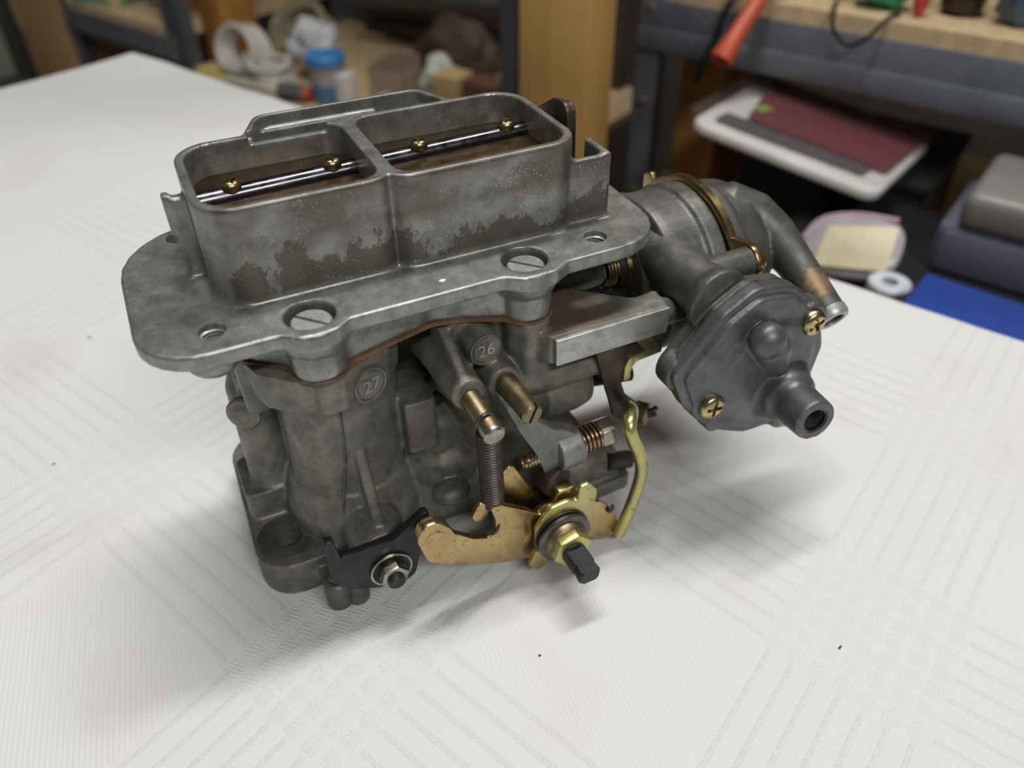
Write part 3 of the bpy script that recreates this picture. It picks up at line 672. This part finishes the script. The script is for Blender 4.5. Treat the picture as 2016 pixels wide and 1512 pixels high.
# ---- choke housing on the right: drum, gold ring, water cover, hose pipe
CY, CZ = -11.0, 72.5
def drum():
    a = [lathe((79, CY, CZ), (1, 0, 0), [(0, 22), (1.2, 25.6), (4, 26), (14, 26), (14.4, 27.2), (19.5, 27.6), (20, 27)], 56)]
    a.append(prism(rpoly([(58, -10, 3), (84, -10, 3), (84, 13, 4), (58, 13, 4)]), 'z', 66, 92.5))
    a.append(lathe((74, CY + 2, CZ + 2), (1, 0, 0), [(0, 18), (6, 20)], 40))
    return fuse(joinbm(*a), .6, 4)
dr = part('choke_housing', drum(), 'choke', label='grey drum-shaped choke housing', ang=60)
part('screw_boss', cyl((85, -41.5, 88.4), (99.4, -41.5, 88.4), 4.7, n=32), 'choke', dr)
def ring():
    b = lathe((99.6, CY, CZ), (1, 0, 0), [(0, 24.5), (0, 28.6), (.3, 29.0), (2.6, 29.0), (2.9, 28.6), (2.9, 24.5), (0, 24.5)], 72, closed=False)
    ear = prism(rpoly([(-32, 80, 2), (-30, 92, 4), (-43, 94.2, 4.5), (-48.2, 88.4, 4.5), (-42.6, 83, 4.5), (-37.5, 84, 3)]), 'x', 99.4, 102.2)
    ear2 = prism(rpoly([(8, 90, 2), (11, 95.5, 2), (15, 94, 2), (15, 86, 2)]), 'x', 99.8, 102.2)
    return joinbm(b, bevel(ear, .5), bevel(ear2, .5))
rg = part('clamp_ring', ring(), 'ringgold', label='gold clamp ring round the choke housing', ang=50)
part('ring_screw', cross_screw((102.0, -41.5, 88.4), (1, 0, 0), 4.0, 3.0), 'brass', rg)
def water_cover():
    a = [lathe((102.4, CY, CZ), (1, 0, 0), [(0, 26.4), (5, 26.2), (6, 25.4), (13, 24.6), (17, 22), (18.5, 18), (19, 0)], 56)]
    a.append(tube([(106, -8, 90), (114, -13, 90), (121, -18, 87), (125, -25, 83), (126, -36, 77.8), (126, -56, 68.6)], [6, 8.6, 8.6, 7.4, 6.1, 5.2], 28))
    return cut(fuse(joinbm(*a), .55, 5), [cyl((126, -46, 73.2), (126, -64, 64.9), 3.2, n=24)])
wc = part('water_cover', water_cover(), 'water', label='grey water jacket cover with hose pipe', ang=60)
dp = Vector((0, -.908, -.418)).normalized()
part('pipe_lip', lathe(Vector((126, -56, 68.6)) - dp * 3.2, dp, [(0, 5.0), (.4, 5.55), (2.8, 5.5), (3.8, 4.9), (3.8, 3.4), (1.5, 3.1), (-6, 3.1)], 32, closed=False), 'zinc_light', wc, 'worn bright pipe end')
part('pipe_bore', lathe(Vector((126, -56, 68.6)) - dp * 5, dp, [(0, 2.9), (.01, 0)], 24), 'water', wc)
# ---- vacuum diaphragm: arm, rear flange, gasket, cover
cov = [(65.0, 68.0, 4), (70.5, 55, 9), (83, 40.5, 8), (98, 33.0, 10), (116, 32.0, 8), (121.5, 46, 10), (123.4, 60, 10), (117.5, 76.5, 7), (104, 88.4, 12), (90, 90.6, 9), (79.5, 84.5, 7)]
cp = rpoly(cov, 8)
def arm_tube():
    a = [lathe((83.4, -50.5, 84.5), (-.03, 1, .045), [(0, 10), (3, 9.6), (5, 8.4), (40, 8.2), (54, 8.6)], 40)]
    a.append(prism(scale_poly(cp, .97), 'y', -52, -47.6))
    a.append(lathe((96, -49, 62), (0, 1, 0), [(0, 20), (4, 18), (9, 11), (10, 0)], 40))
    a.append(lathe((70.5, -55.5, 66), (0, 1, 0), [(0, 6), (6, 6), (8, 4)], 30))
    return fuse(joinbm(*a), .55, 5)
va = part('diaphragm_arm', arm_tube(), 'choke', label='grey arm with diaphragm flange', ang=60)
part('diaphragm_edge', prism(scale_poly(cp, .985), 'y', -53.2, -51.8), 'steel', label='pale diaphragm edge between the flanges')
def vac_cover():
    a = [prism(cp, 'y', -57.4, -53)]
    a.append(prism(scale_poly(cp, .9), 'y', -59, -56))
    inner = lathe((98.5, -56, 59), (0, -1, 0), [(0, 21), (3, 20), (4.4, 17), (5, 10), (5.2, 0)], 48); a.append(inner)
    for x, z in ((113.0, 73.8), (79.5, 53.6), (113.5, 36.5)):
        a.append(lathe((x, -52.6, z), (0, -1, 0), [(0, 6.4), (6, 6.2), (6.6, 5.6)], 32))
    a.append(lathe((84, -53, 44.6), (0, -1, 0), [(0, 4.2), (5.6, 4), (6, 3.4)], 24))
    a.append(tube([(92.5, -60, 76.5), (96, -62, 72), (100.5, -60, 64), (103, -58, 58)], [5.2, 5.6, 4.6, 4.0], 24))
    a.append(ball((92.6, -63.0, 76.0), 5.6, sc=(1, .9, 1)))
    a.append(ball((97.0, -62.5, 71.0), 5.2, sc=(1, .9, 1)))
    # hose nozzle with its swollen root
    a.append(lathe((106.2, -56, 50.6), (-.12, -1, .10), [(0, 12.5), (4, 11.6), (8, 9.4), (10.5, 8.8), (11.4, 7.9), (13, 7.2), (22.5, 6.7)], 44))
    return cut(fuse(joinbm(*a), .5, 5), [cyl((104.2, -72, 52.2), (102.6, -86, 53.8), 4.3, n=28)])
vc = part('diaphragm_cover', vac_cover(), 'cover', label='dark grey three-screw diaphragm cover with hose nozzle', ang=60)
nd = Vector((-.12, -1, .10)).normalized(); nt = Vector((106.2, -56, 50.6)) + nd * 22.3
part('nozzle_bore', lathe(nt - nd * 5, nd, [(3.6, 4.3), (3.4, 3.6), (-4, 3.4), (-4, 0)], 32, closed=False), 'cover', vc)
part('nozzle_sleeve', lathe(nt - nd * 4, nd, [(2.6, 4.5), (3.9, 4.4), (3.9, 3.7), (-3, 3.6)], 32, closed=False), 'spring', vc)
for x, z in ((113.0, 73.8), (79.5, 53.6), (113.5, 36.5)):
    part('cover_screw', cross_screw((x, -59.0, z), (0, -1, 0), 4.3, 2.6, rot=.5 + x), 'brass', vc, 'brass cross-head screw')
for k, (s, x, z) in enumerate((('II', 115.2, 63.4), ('3', 116.8, 59.4))):
    part('cast_mark', text_bm(s, 4.2, .35, Matrix.Translation((x, -59.2, z)) @ Euler((PI / 2, .35, 0)).to_matrix().to_4x4()), 'cover', vc)
# ---- bits in the gap under the right end of the flange
part('cam_boss', cyl((48, -15, 80.5), (65, -15, 80.5), 4.4, n=28), 'body')
part('cam_spring', tube(helix((65, -15, 80.3), (69.4, -15, 80.2), 5.0, 4, 18), .55, 8), 'spring_copper', ang=80)
part('cam_washer', lathe((69.6, -15, 80.2), (1, 0, 0), [(0, 5.8), (2.4, 5.8), (2.4, 0)]), 'blacksteel')
part('cam_cap', lathe((72, -15, 80.2), (1, 0, 0), [(0, 6.4), (1.8, 6.4), (2.8, 5), (3.2, 0)]), 'brass', label='brass cap under the flange end')
part('cam_tab', bevel(prism(rpoly([(64, 64, 1), (64, 73, 2), (68.5, 75.5, 1), (68.8, 73.5, 1), (79, 73.5, 1), (79, 64, 1)]), 'y', -18.4, -16.6), .3), 'blacksteel')
part('cam_nut', bevel(hexprism((55, -17, 71), (1, -.2, 0), 4.0, 4, .2), .4), 'dull_brass')
# paint chip on the flange
part('paint_chip', bevel(prism(rpoly([(-1, 0, .4), (.6, -.7, .4), (1.9, .1, .4), (.6, .7, .4)]), 'z', 0, .25), .05), plain('white_paint', (.85, .85, .83), .7), None, 'white fleck of paint')
bpy.data.objects['paint_chip'].location = Vector((6.6, -31, 101.95)) * MM

# ------------------------------------------------------------------ shelves and clutter behind the table (bench frame)
M['shelfsteel'] = plain('blue_grey_painted_steel', (.19, .212, .25), .45, .3, .2, 30)
M['shelfdark'] = plain('charcoal_painted_steel', (.14, .148, .16), .5, .3, .2, 30)
M['bolt'] = plain('zinc_bolt', (.45, .32, .2), .4, .9)
M['particle'] = plain('particle_board', (.66, .50, .29), .8, 0, .2, 90)
def wood(name, c1, c2):
    t = NT(name); n1 = t.noise(10, 5, .6, t.mapping((9, 9, .5)), .6); n2 = t.noise(5, 2, .5)
    k = t.n('ShaderNodeTexVoronoi'); t.link(t.mapping((12, 12, 7)), k.inputs['Vector']); k.inputs['Scale'].default_value = 1.0
    col = t.mix(t.ramp(n1, .3, .7), c1, c2); col = t.mix(t.math('MULTIPLY', t.ramp(k.outputs['Distance'], .12, .03), .7), col, tuple(v * .45 for v in c1))
    col = t.mix(t.ramp(n2, .3, .7, 0, .25), col, tuple(v * .8 for v in c2))
    return t.out(col, .6)
M['pine'] = wood('varnished_pine', (.64, .36, .10), (.76, .46, .15))
M['lumber'] = wood('amber_lumber', (.50, .23, .055), (.62, .31, .085))
M['carton'] = plain('brown_cardboard', (.46, .27, .115), .85, 0, .12, 10)
M['tape'] = plain('pale_tape', (.52, .38, .2), .5)
def flat(c, r=.6, m=0.0): return plain('paint_%d' % (sum(int(v * 255) * k for v, k in zip(c, (1, 300, 70000)))), c, r, m, .15, 30)
def fthing(name, label, cat, base, rot=0.0, group=None): return thing(name, label, cat, Fw(*base), FANG + rot, group)
def fsingle(name, bm, mat, label, cat, base, rot=0.0, group=None, tilt=None):
    o = obj(name, bm, mat); o.location = Fw(*base) * MM; o.rotation_euler = (tilt[0] if tilt else 0, tilt[1] if tilt else 0, FANG + rot)
    o['label'] = label; o['category'] = cat
    if group: o['group'] = group
    return o

def upright(parent, s, o, h, ds, do, mat='shelfsteel', bolts=()):
    b = joinbm(box(s, s + ds * 23, o, o + do * 2.5, 0, h) if ds > 0 else box(s - 23, s, min(o, o + do * 2.5), max(o, o + do * 2.5), 0, h),
               box(min(s, s + ds * 2.5), max(s, s + ds * 2.5), min(o, o + do * 30), max(o, o + do * 30), 0, h))
    u = obj('upright', b, mat, parent)
    for z in bolts:
        obj('bolt', lathe((s + ds * 11, o, z), (0, -do, 0), [(0, 5), (2, 4.6), (3.6, 2.5), (3.8, 0)], 16), 'bolt', u)
    return u
def shelf_unit(label, s0, s1, levels, mat, bolts=(), o0=300, depth=330, h=1500):
    t = fthing('shelving_unit', label, 'shelf', (s0, o0, -760))
    W = s1 - s0
    upright(t, 0, 0, h, 1, 1, mat, bolts); upright(t, W, 0, h, -1, 1, mat); upright(t, 0, depth, h, 1, -1, mat); upright(t, W, depth, h, -1, -1, mat)
    for ztop, bh in levels:
        z = ztop + 760
        for o_a, o_b in ((-1.5, 2), (depth - 2, depth + 1.5)):
            bm_ = bevel(joinbm(box(2, W - 2, o_a, o_b, z - 12 - bh, z - 12), box(2, W - 2, o_a - (2.5 if o_a < 0 else 0), o_b, z - 12 - bh, z - 12 - bh * .55)), .8)
            obj('beam', bm_, mat, t)
        obj('shelf_board', box(3, W - 3, 1, depth - 1, z - 12, z), 'particle', t)
    return t
shelf_unit('charcoal steel shelf with papers beside the brown carton', -762, -440, [(-124, 36), (560, 36)], 'shelfdark')
shelf_unit('low cluttered steel shelf holding cable coils and the blue-lidded tub', -436, 190, [(-178, 36), (600, 36)], 'shelfdark')
shelf_unit('blue-grey bolted steel shelf holding the orange tube', 326, 1090, [(42, 42), (-165, 36), (620, 40)], 'shelfsteel', bolts=(520, 610, 700, 757, 783, 830))

# house post and loose lumber
p = fsingle('wooden_post', bevel(box(-33, 33, 0, 36, 0, 2540), 2), 'pine', 'square varnished pine post between the two steel shelves', 'post', (337, 150, -760))
def lumber(s, o, z, w, d, h, lab): fsingle('lumber', bevel(box(-w / 2, w / 2, 0, d, 0, h), 2), 'lumber', lab, 'lumber', (s, o, z), 0, 'loose upright lumber')
lumber(-528, 345, -124, 42, 60, 640, 'narrow upright lumber standing on the charcoal shelf with papers')
lumber(-408, 345, -178, 54, 60, 700, 'wide upright lumber standing beside the white cable coil')
lumber(374, 345, -165, 44, 85, 148, 'upright lumber under the blue-grey bolted shelf')
# carton at the far left
ct = fthing('cardboard_carton', 'tall brown cardboard carton beside the charcoal shelf', 'box', (-862, 430, -760))
obj('carton_body', bevel(box(-98, 98, -128, 128, 0, 820), 3), 'carton', ct)
obj('tape_strip', box(-97, -76, -129.2, -127.6, 560, 640), 'tape', ct)
fsingle('black_case', bevel(box(-28, 28, -60, 60, 0, 700), 6), flat((.02, .02, .025), .35), 'black case standing beside the brown carton', 'case', (-1010, 370, -760))

# things on the charcoal shelf
def book(s, o, z, w, d, h, c, rot, lab):
    t = fthing('book', lab, 'book', (s, o, z), rot, 'papers on the charcoal shelf')
    obj('cover', bevel(joinbm(box(-w / 2, w / 2, -d / 2, d / 2, 0, 1.5), box(-w / 2, w / 2, -d / 2, d / 2, h - 1.5, h), box(-w / 2, -w / 2 + 1.5, -d / 2, d / 2, 0, h)), .3), flat(c), t)
    obj('pages', box(-w / 2 + 1, w / 2 - 3, -d / 2 + 2, d / 2 - 2, 1.4, h - 1.4), flat((.7, .68, .6)), t)
book(-668, 346, -124, 110, 80, 9, (.16, .30, .10), .2, 'green booklet at the bottom of the paper stack')
book(-664, 346, -115, 100, 75, 8, (.12, .30, .42), .1, 'blue booklet between the green and yellow ones')
book(-660, 348, -107, 104, 74, 10, (.75, .70, .30), .3, 'pale yellow booklet on top of the paper stack')
fsingle('wood_block', bevel(box(-9, 9, -14, 14, 0, 26), 1), flat((.62, .5, .3)), 'small pale wood block beside the paper stack', 'block', (-620, 322, -124), .2)
fsingle('grey_tin', lathe((0, 0, 0), (0, 0, 1), [(0, 17), (2, 18), (34, 18), (36, 17), (36, 0)]), flat((.25, .25, .26), .4, .5), 'grey tin between the paper stack and the lumber', 'tin', (-582, 372, -124))

# the middle shelf
def coil(name, s, o, z, rad, turns, r, c, lab, tilt):
    pts = []
    for i in range(turns * 20 + 1):
        a = 2 * PI * i / 20; rr = rad * (1 + .10 * math.sin(a * .37 + s)); pts.append((rr * math.cos(a), rr * math.sin(a) * .8, 2.5 * r * math.sin(a * .23) + r * 1.2 * (i / 20)))
    b = tube(pts, r, 6); zmin = min(v.co.z for v in b.verts)
    rm = Matrix.Rotation(tilt, 3, 'X'); 
    for v in b.verts: v.co = rm @ v.co
    zmin = min(v.co.z for v in b.verts)
    for v in b.verts: v.co.z -= zmin
    return fsingle(name, b, flat(c, .45), lab, 'cable', (s, o, z), 0, 'cable coils', None)
coil('cable_coil', -338, 356, -178, 36, 9, 3.4, (.70, .68, .63), 'white cable coil leaning by the wide lumber', R(74))
coil('cable_coil', -276, 338, -178, 30, 7, 3.2, (.74, .72, .68), 'white cable coil lying flat before the clear bag', R(8))
coil('cable_coil', -325, 455, -178, 46, 7, 3.8, (.34, .31, .20), 'olive cable coil at the back of the low shelf', R(40))
fsingle('yellow_ruler', box(-45, 45, -9, 9, 0, 2.5), flat((.62, .52, .10)), 'yellow ruler on the front edge of the low shelf', 'ruler', (-372, 318, -178), .1)
fsingle('paper_sheets', joinbm(box(-70, 70, -24, 24, 0, 4), box(-60, 66, -28, 20, 4, 6)), flat((.62, .60, .45)), 'cream paper sheets on the front of the low shelf', 'paper', (-285, 330, -178), .12)
def lump(name, s, o, z, rx, ry, rz, c, lab, cat, rough=.5, amp=.35, seed=0, glass=False, group=None):
    b = bmesh.new(); bmesh.ops.create_icosphere(b, subdivisions=4, radius=1)
    for v in b.verts:
        n_ = noise.noise(v.co * 1.7 + Vector((seed, 0, 0))) * amp + noise.noise(v.co * 4.5 + Vector((0, seed, 0))) * amp * .45
        v.co = v.co * (1 + n_)
    zm = min(v.co.z for v in b.verts)
    for v in b.verts: v.co = Vector((v.co.x * rx, v.co.y * ry, (v.co.z - zm) * rz))
    return fsingle(name, b, flat(c, rough), lab, cat, (s, o, z), 0, group)
lump('plastic_bag', -238, 392, -178, 38, 34, 36, (.72, .74, .76), 'crumpled white plastic bag beside the blue-lidded tub', 'bag', .3, .4, 2)
cn = fthing('spray_can', 'small grey can with red cap lying before the blue-lidded tub', 'can', (-196, 312, -178), .3)
obj('can_body', lathe((-26, 0, 12), (1, 0, 0), [(0, 10), (1, 12), (38, 12), (40, 10), (40, 0)]), flat((.2, .2, .2), .4, .4), cn)
obj('cap', lathe((14, 0, 12), (1, 0, 0), [(0, 10), (9, 9), (10, 8), (10, 0)]), flat((.5, .08, .05)), cn)
# stacked tubs with blue lid
tb_ = fthing('plastic_tub', 'clear plastic tub with a blue lid on the low shelf', 'tub', (-158, 338, -178))
obj('lower_tub', lathe((0, 0, 0), (0, 0, 1), [(0, 19), (2, 21), (24, 23), (25, 23), (25, 0)], 28), flat((.10, .27, .50), .35), tb_)
obj('upper_tub', lathe((0, 0, 25), (0, 0, 1), [(0, 20), (2, 22), (26, 24), (27, 24), (27, 0)], 28), flat((.52, .49, .47), .3), tb_)
obj('lid', lathe((0, 0, 52), (0, 0, 1), [(0, 24.5), (1, 26), (10, 26), (12, 24), (12, 22), (10.5, 21), (10.5, 0)], 28), flat((.06, .30, .68), .35), tb_)
fsingle('white_box', bevel(box(-8, 8, -14, 14, 0, 46), 1), flat((.78, .76, .72)), 'narrow white box standing beside the blue-lidded tub', 'box', (-120, 335, -178), .2)
op = fthing('open_carton', 'small open tan carton on the low shelf', 'box', (-78, 385, -178), .25)
for nm, bx_ in (('carton_wall', (-26, 26, -24, -22, 0, 48)), ('carton_wall', (-26, 26, 22, 24, 0, 62)), ('carton_wall', (-26, -24, -24, 24, 0, 56)), ('carton_wall', (24, 26, -24, 24, 0, 48)), ('carton_floor', (-26, 26, -24, 24, 0, 2))):
    obj(nm, box(*bx_), flat((.40, .31, .22), .8), op)
lump('dark_bag', -40, 468, -178, 60, 38, 46, (.07, .042, .025), 'dark brown slumped bag behind the open carton', 'bag', .7, .25, 5)
tr = fthing('parts_tray', 'white parts tray with a blue cloth on the low shelf', 'tray', (-26, 338, -178), .1)
obj('tray_body', bevel(joinbm(box(-42, 42, -22, 22, 0, 4), box(-42, 42, -22, -20, 0, 26), box(-42, 42, 20, 22, 0, 26), box(-42, -40, -22, 22, 0, 26), box(40, 42, -22, 22, 0, 26)), .8), flat((.72, .72, .70), .4), tr)
obj('blue_cloth', box(-30, 34, -16, 17, 4, 22), flat((.14, .26, .38), .8), tr)
lump('crumpled_paper', -6, 400, -178, 30, 24, 34, (.50, .52, .44), 'crumpled pale green paper behind the parts tray', 'paper', .8, .5, 9)
fsingle('pine_block', bevel(box(-19, 19, -18, 18, 0, 66), 1.5), flat((.50, .35, .16)), 'tan pine block standing near the square post', 'block', (32, 375, -178), .1)
fsingle('brown_tin', bevel(box(-24, 24, -20, 20, 0, 66), 3), flat((.13, .06, .035), .5), 'reddish brown tin between the pine block and the post', 'tin', (82, 380, -178), .1)
for k, (a, b_, lab) in enumerate((((-330, 545, -112), (60, 545, -70), 'long grey pipe crossing the back of the low shelf'), ((-300, 575, -150), (120, 575, -120), 'dark pipe lying lower behind the grey pipe'))):
    A, B = Vector(a), Vector(b_)
    fsingle('pipe', lathe((0, 0, 0), B - A, [(0, 9), (0, 11), ((B - A).length, 11), ((B - A).length, 9)], 20), flat((.11, .11, .10) if k == 0 else (.03, .03, .03), .5, .3), lab, 'pipe', a, 0, 'pipes on the low shelf')
bk = fthing('dark_crate', 'dark crate filling the back of the low shelf', 'crate', (-120, 604, -178))
for z in range(5): obj('slat', bevel(box(-240, 240, -4, 0, z * 34, z * 34 + 29), 1), flat((.07, .05, .038), .8), bk)
for s_ in (-240, 236): obj('slat_post', box(s_, s_ + 20, 0, 18, 0, 170), flat((.07, .05, .038), .8), bk)

# top board of the right shelf
rt_ = fthing('orange_tube', 'hollow orange-red tapered tube sticking out over the blue-grey shelf beam', 'tube', (446, 306, 42))
ax = Vector((430, 262, 2)) - Vector((440, 308, 50)); 
obj('tube_wall', lathe((-6, -9, 12), ax, [(-90, 5.6), (0, 6.0), (48, 7.4), (66, 9.6), (67, 9.2), (66, 7.6), (40, 6)], 24), flat((.62, .10, .045), .4), rt_)
obj('tube_bore', lathe(Vector((-6, -9, 12)) + ax.normalized() * 55, ax, [(0, 7), (.1, 0)], 20), flat((.62, .10, .045), .4), rt_)
def cable(name, pts, r, c, lab): return fsingle(name, tube(smooth_path([Vector(p) - Vector(pts[0]) for p in pts]), r, 8), flat(c, .4), lab, 'cable', pts[0])
cable('black_cable', [(418, 330, 45.5), (416, 303, 47), (412, 288, 32), (406, 286, 4), (400, 285, -10), (396, 284, -26)], 3.2, (.012, .012, .014), 'thick black cable hanging beside the orange tube')
cable('thin_black_cable', [(488, 325, 44), (494, 302, 45), (500, 290, 34), (514, 288, 24), (528, 290, 32), (536, 302, 45), (539, 316, 44)], 1.6, (.012, .012, .014), 'thin black cable drooping over the blue-grey beam')
lump('green_netting', 519, 336, 42, 20, 16, 14, (.03, .30, .14), 'crumpled green netting on the blue-grey shelf', 'netting', .5, .6, 12)
lump('dark_hardware_bag', 478, 352, 42, 13, 14, 14, (.05, .05, .045), 'dark hardware bag beside the green netting', 'bag', .3, .4, 14)
lump('grey_hardware_bag', 500, 380, 42, 24, 18, 22, (.10, .11, .09), 'grey hardware bag behind the green netting', 'bag', .3, .5, 16)
lump('red_cap', 550, 324, 42, 6, 6, 14, (.55, .06, .06), 'small red plastic cap beside the brown jar', 'cap', .35, .1, 3)
jr = fthing('brown_jar', 'round dark brown jar on the blue-grey shelf', 'jar', (573, 352, 42))
obj('jar_body', lathe((0, 0, 0), (0, 0, 1), [(0, 10), (4, 15), (12, 16.5), (20, 14), (24, 10), (24, 0)], 28), flat((.035, .018, .012), .2), jr)
obj('jar_lid', lathe((0, 0, 24), (0, 0, 1), [(0, 10.5), (6, 10.5), (7, 9), (7, 0)], 28), flat((.02, .02, .02), .3), jr)
lump('blue_bag', 614, 342, 42, 20, 18, 24, (.07, .13, .19), 'glossy blue plastic bag at the end of the shelf clutter', 'bag', .12, .5, 21)

# lower shelf of the right unit and the cabinet pushed against the table
cabn = fthing('storage_cabinet', 'low black storage cabinet pushed against the covered table', 'cabinet', (648, 165, -760))
obj('cabinet_body', bevel(box(-120, 160, -125, 118, 0, 678), 3), flat((.015, .015, .017), .5), cabn)
obj('door', bevel(box(-116, 18, -128, -125, 20, 660), 1), flat((.02, .02, .022), .5), cabn)
obj('door', bevel(box(22, 156, -128, -125, 20, 660), 1), flat((.02, .02, .022), .5), cabn)
dk = fthing('storage_box', 'black storage box under the wrapped white tray', 'box', (520, 345, -165))
obj('box_body', bevel(box(-80, 80, -40, 90, 0, 82), 3), flat((.018, .017, .018), .6), dk)
obj('lid', bevel(box(-83, 83, -43, 93, 82, 92), 2), flat((.02, .02, .02), .6), dk)
# white tray wrapped in plastic with a red label card
wt = fthing('wrapped_tray', 'white foam tray with a red card wrapped in clear plastic', 'tray', (505, 290, -64))
tilt = Matrix.Rotation(R(8.5), 3, 'Y') @ Matrix.Rotation(R(-4), 3, 'X')
def tl(b):
    for v in b.verts: v.co = tilt @ v.co + Vector((0, 0, 15))
    return b
obj('foam_tray', tl(bevel(prism(rpoly([(-72, -95, 14), (78, -88, 14), (80, 62, 12), (-76, 58, 12)]), 'z', 0, 9), 3, 3)), flat((.74, .73, .70), .5), wt)
obj('red_card', tl(bevel(prism(rpoly([(-40, -58, 4), (72, -50, 4), (76, 58, 4), (-62, 54, 4)]), 'z', 8.8, 15), 1)), flat((.17, .018, .028), .35), wt)
obj('dark_panel', tl(prism(rpoly([(-58, -80, 3), (-20, -78, 3), (60, -70, 3), (62, -48, 3), (-58, -56, 3)]), 'z', 8.8, 11)), flat((.10, .09, .10), .3), wt)
obj('green_sticker', tl(prism(rpoly([(-44, -40, 2), (-36, -40, 2), (-32, -24, 2), (-42, -24, 2)]), 'z', 14.8, 15.6)), flat((.28, .42, .08), .4), wt)
def wrap_mat():
    t = NT('clear_plastic_wrap'); t.bump(t.noise(70, 5, .7, None, 1.0), .9, .004); mtl = t.out((.25, .25, .26), .07, 0, .7)
    t.b.inputs['Alpha'].default_value = .10; return mtl
wr = prism(rpoly([(-76, -98, 10), (80, -92, 10), (82, 64, 10), (-78, 60, 10)]), 'z', 15.5, 17)
bmesh.ops.triangulate(wr, faces=wr.faces)
obj('plastic_wrap', tl(wr), wrap_mat(), wt)
# zip bag, roll, drawers, binder
zb = fthing('zip_bag', 'clear zip bag with a cream card lying on the black cabinet', 'bag', (588, 150, -82), .2)
zt = Matrix.Rotation(R(38), 3, 'X') @ Matrix.Rotation(R(-14), 3, 'Y')
def zl(b):
    for v in b.verts: v.co = zt @ v.co
    mz = -18
    for v in b.verts: v.co.z += 20
    return b
pill = bmesh.new(); bmesh.ops.create_uvsphere(pill, u_segments=28, v_segments=14, radius=1)
for v in pill.verts: v.co = Vector((math.copysign(abs(v.co.x) ** .7, v.co.x) * 33, math.copysign(abs(v.co.y) ** .7, v.co.y) * 24, v.co.z * 7))
obj('bag_film', zl(pill), flat((.42, .38, .40), .2), zb)
obj('cream_card', zl(bevel(prism(rpoly([(-20, -20, 3), (28, -19, 3), (29, 14, 3), (-16, 10, 3)]), 'z', 5.8, 7.6), .4)), flat((.66, .60, .40), .5), zb)
obj('zip_strip', zl(tube(smooth_path([(-32, 2, 2), (-22, 17, 3), (0, 22, 3), (26, 20, 3)]), 2.2, 8)), flat((.52, .38, .46), .35), zb)
fsingle('tape_roll', lathe((0, 0, 0), (0, 0, 1), [(0, 5), (0, 12), (1, 13), (24, 13), (25, 12), (25, 5), (0, 5)], 30, closed=False), flat((.62, .66, .72), .45), 'pale blue-white tape roll between the zip bag and the blue binder', 'roll', (625, 112, -82))
dw = fthing('drawer_box', 'grey-blue plastic drawer box on the black cabinet', 'drawers', (705, 228, -82))
obj('drawer_case', bevel(box(-74, 90, -38, 48, 0, 34), 2), flat((.13, .14, .19), .35), dw)
obj('drawer_front', bevel(box(-70, 86, -40, -37, 3, 31), 1), flat((.15, .16, .22), .3), dw)
gb = fsingle('grey_case', bevel(box(-66, 90, -42, 44, 0, 26), 7, 3), flat((.24, .225, .21), .35), 'worn grey case lying on the drawer box', 'case', (706, 230, -48))
bd = fthing('blue_binder', 'blue binder lying on the black cabinet beside the table', 'binder', (712, 78, -82), -.04)
obj('binder_cover', bevel(joinbm(box(-70, 80, -32, 30, 0, 2), box(-70, 80, -32, 30, 36, 38.5), box(-70, 80, -34, -32, 0, 38.5)), .6), flat((.018, .055, .30), .4), bd)
obj('binder_pages', box(-66, 78, -31, 27, 2, 36), flat((.6, .6, .6)), bd)
obj('printed_label', box(-6, 70, -28, -10, 38.4, 38.8), flat((.35, .38, .52)), bd)

# specks of dirt on the cloth
def speck(x, y, rx, ry, c, lab):
    b = bmesh.new(); bmesh.ops.create_icosphere(b, subdivisions=2, radius=1)
    for v in b.verts: v.co = Vector((v.co.x * rx, v.co.y * ry, v.co.z * .45)) * (1 + .3 * noise.noise(v.co * 2 + Vector((x, y, 0))))
    o = obj('dirt_speck', b, flat(c, .8)); o.location = Vector((x, y, CLOTH_Z(x, y) + .3)) * MM; o.rotation_euler = (0, 0, x)
    o['label'] = lab; o['category'] = 'speck'; o['group'] = 'specks of dirt on the cloth'
speck(10.3, -82.2, .7, .6, (.02, .02, .02), 'tiny black speck in front of the black shaft end')
speck(91.5, -119.3, 1.4, .5, (.08, .08, .09), 'long dark grey fleck on the cloth in front of the hose nozzle')
speck(-115.8, 68.3, 1.0, .8, (.06, .055, .05), 'dark speck on the cloth left of the mounting hole')
speck(-98.4, 149, 2.0, .8, (.25, .19, .12), 'tan crumb on the cloth left of the flange')
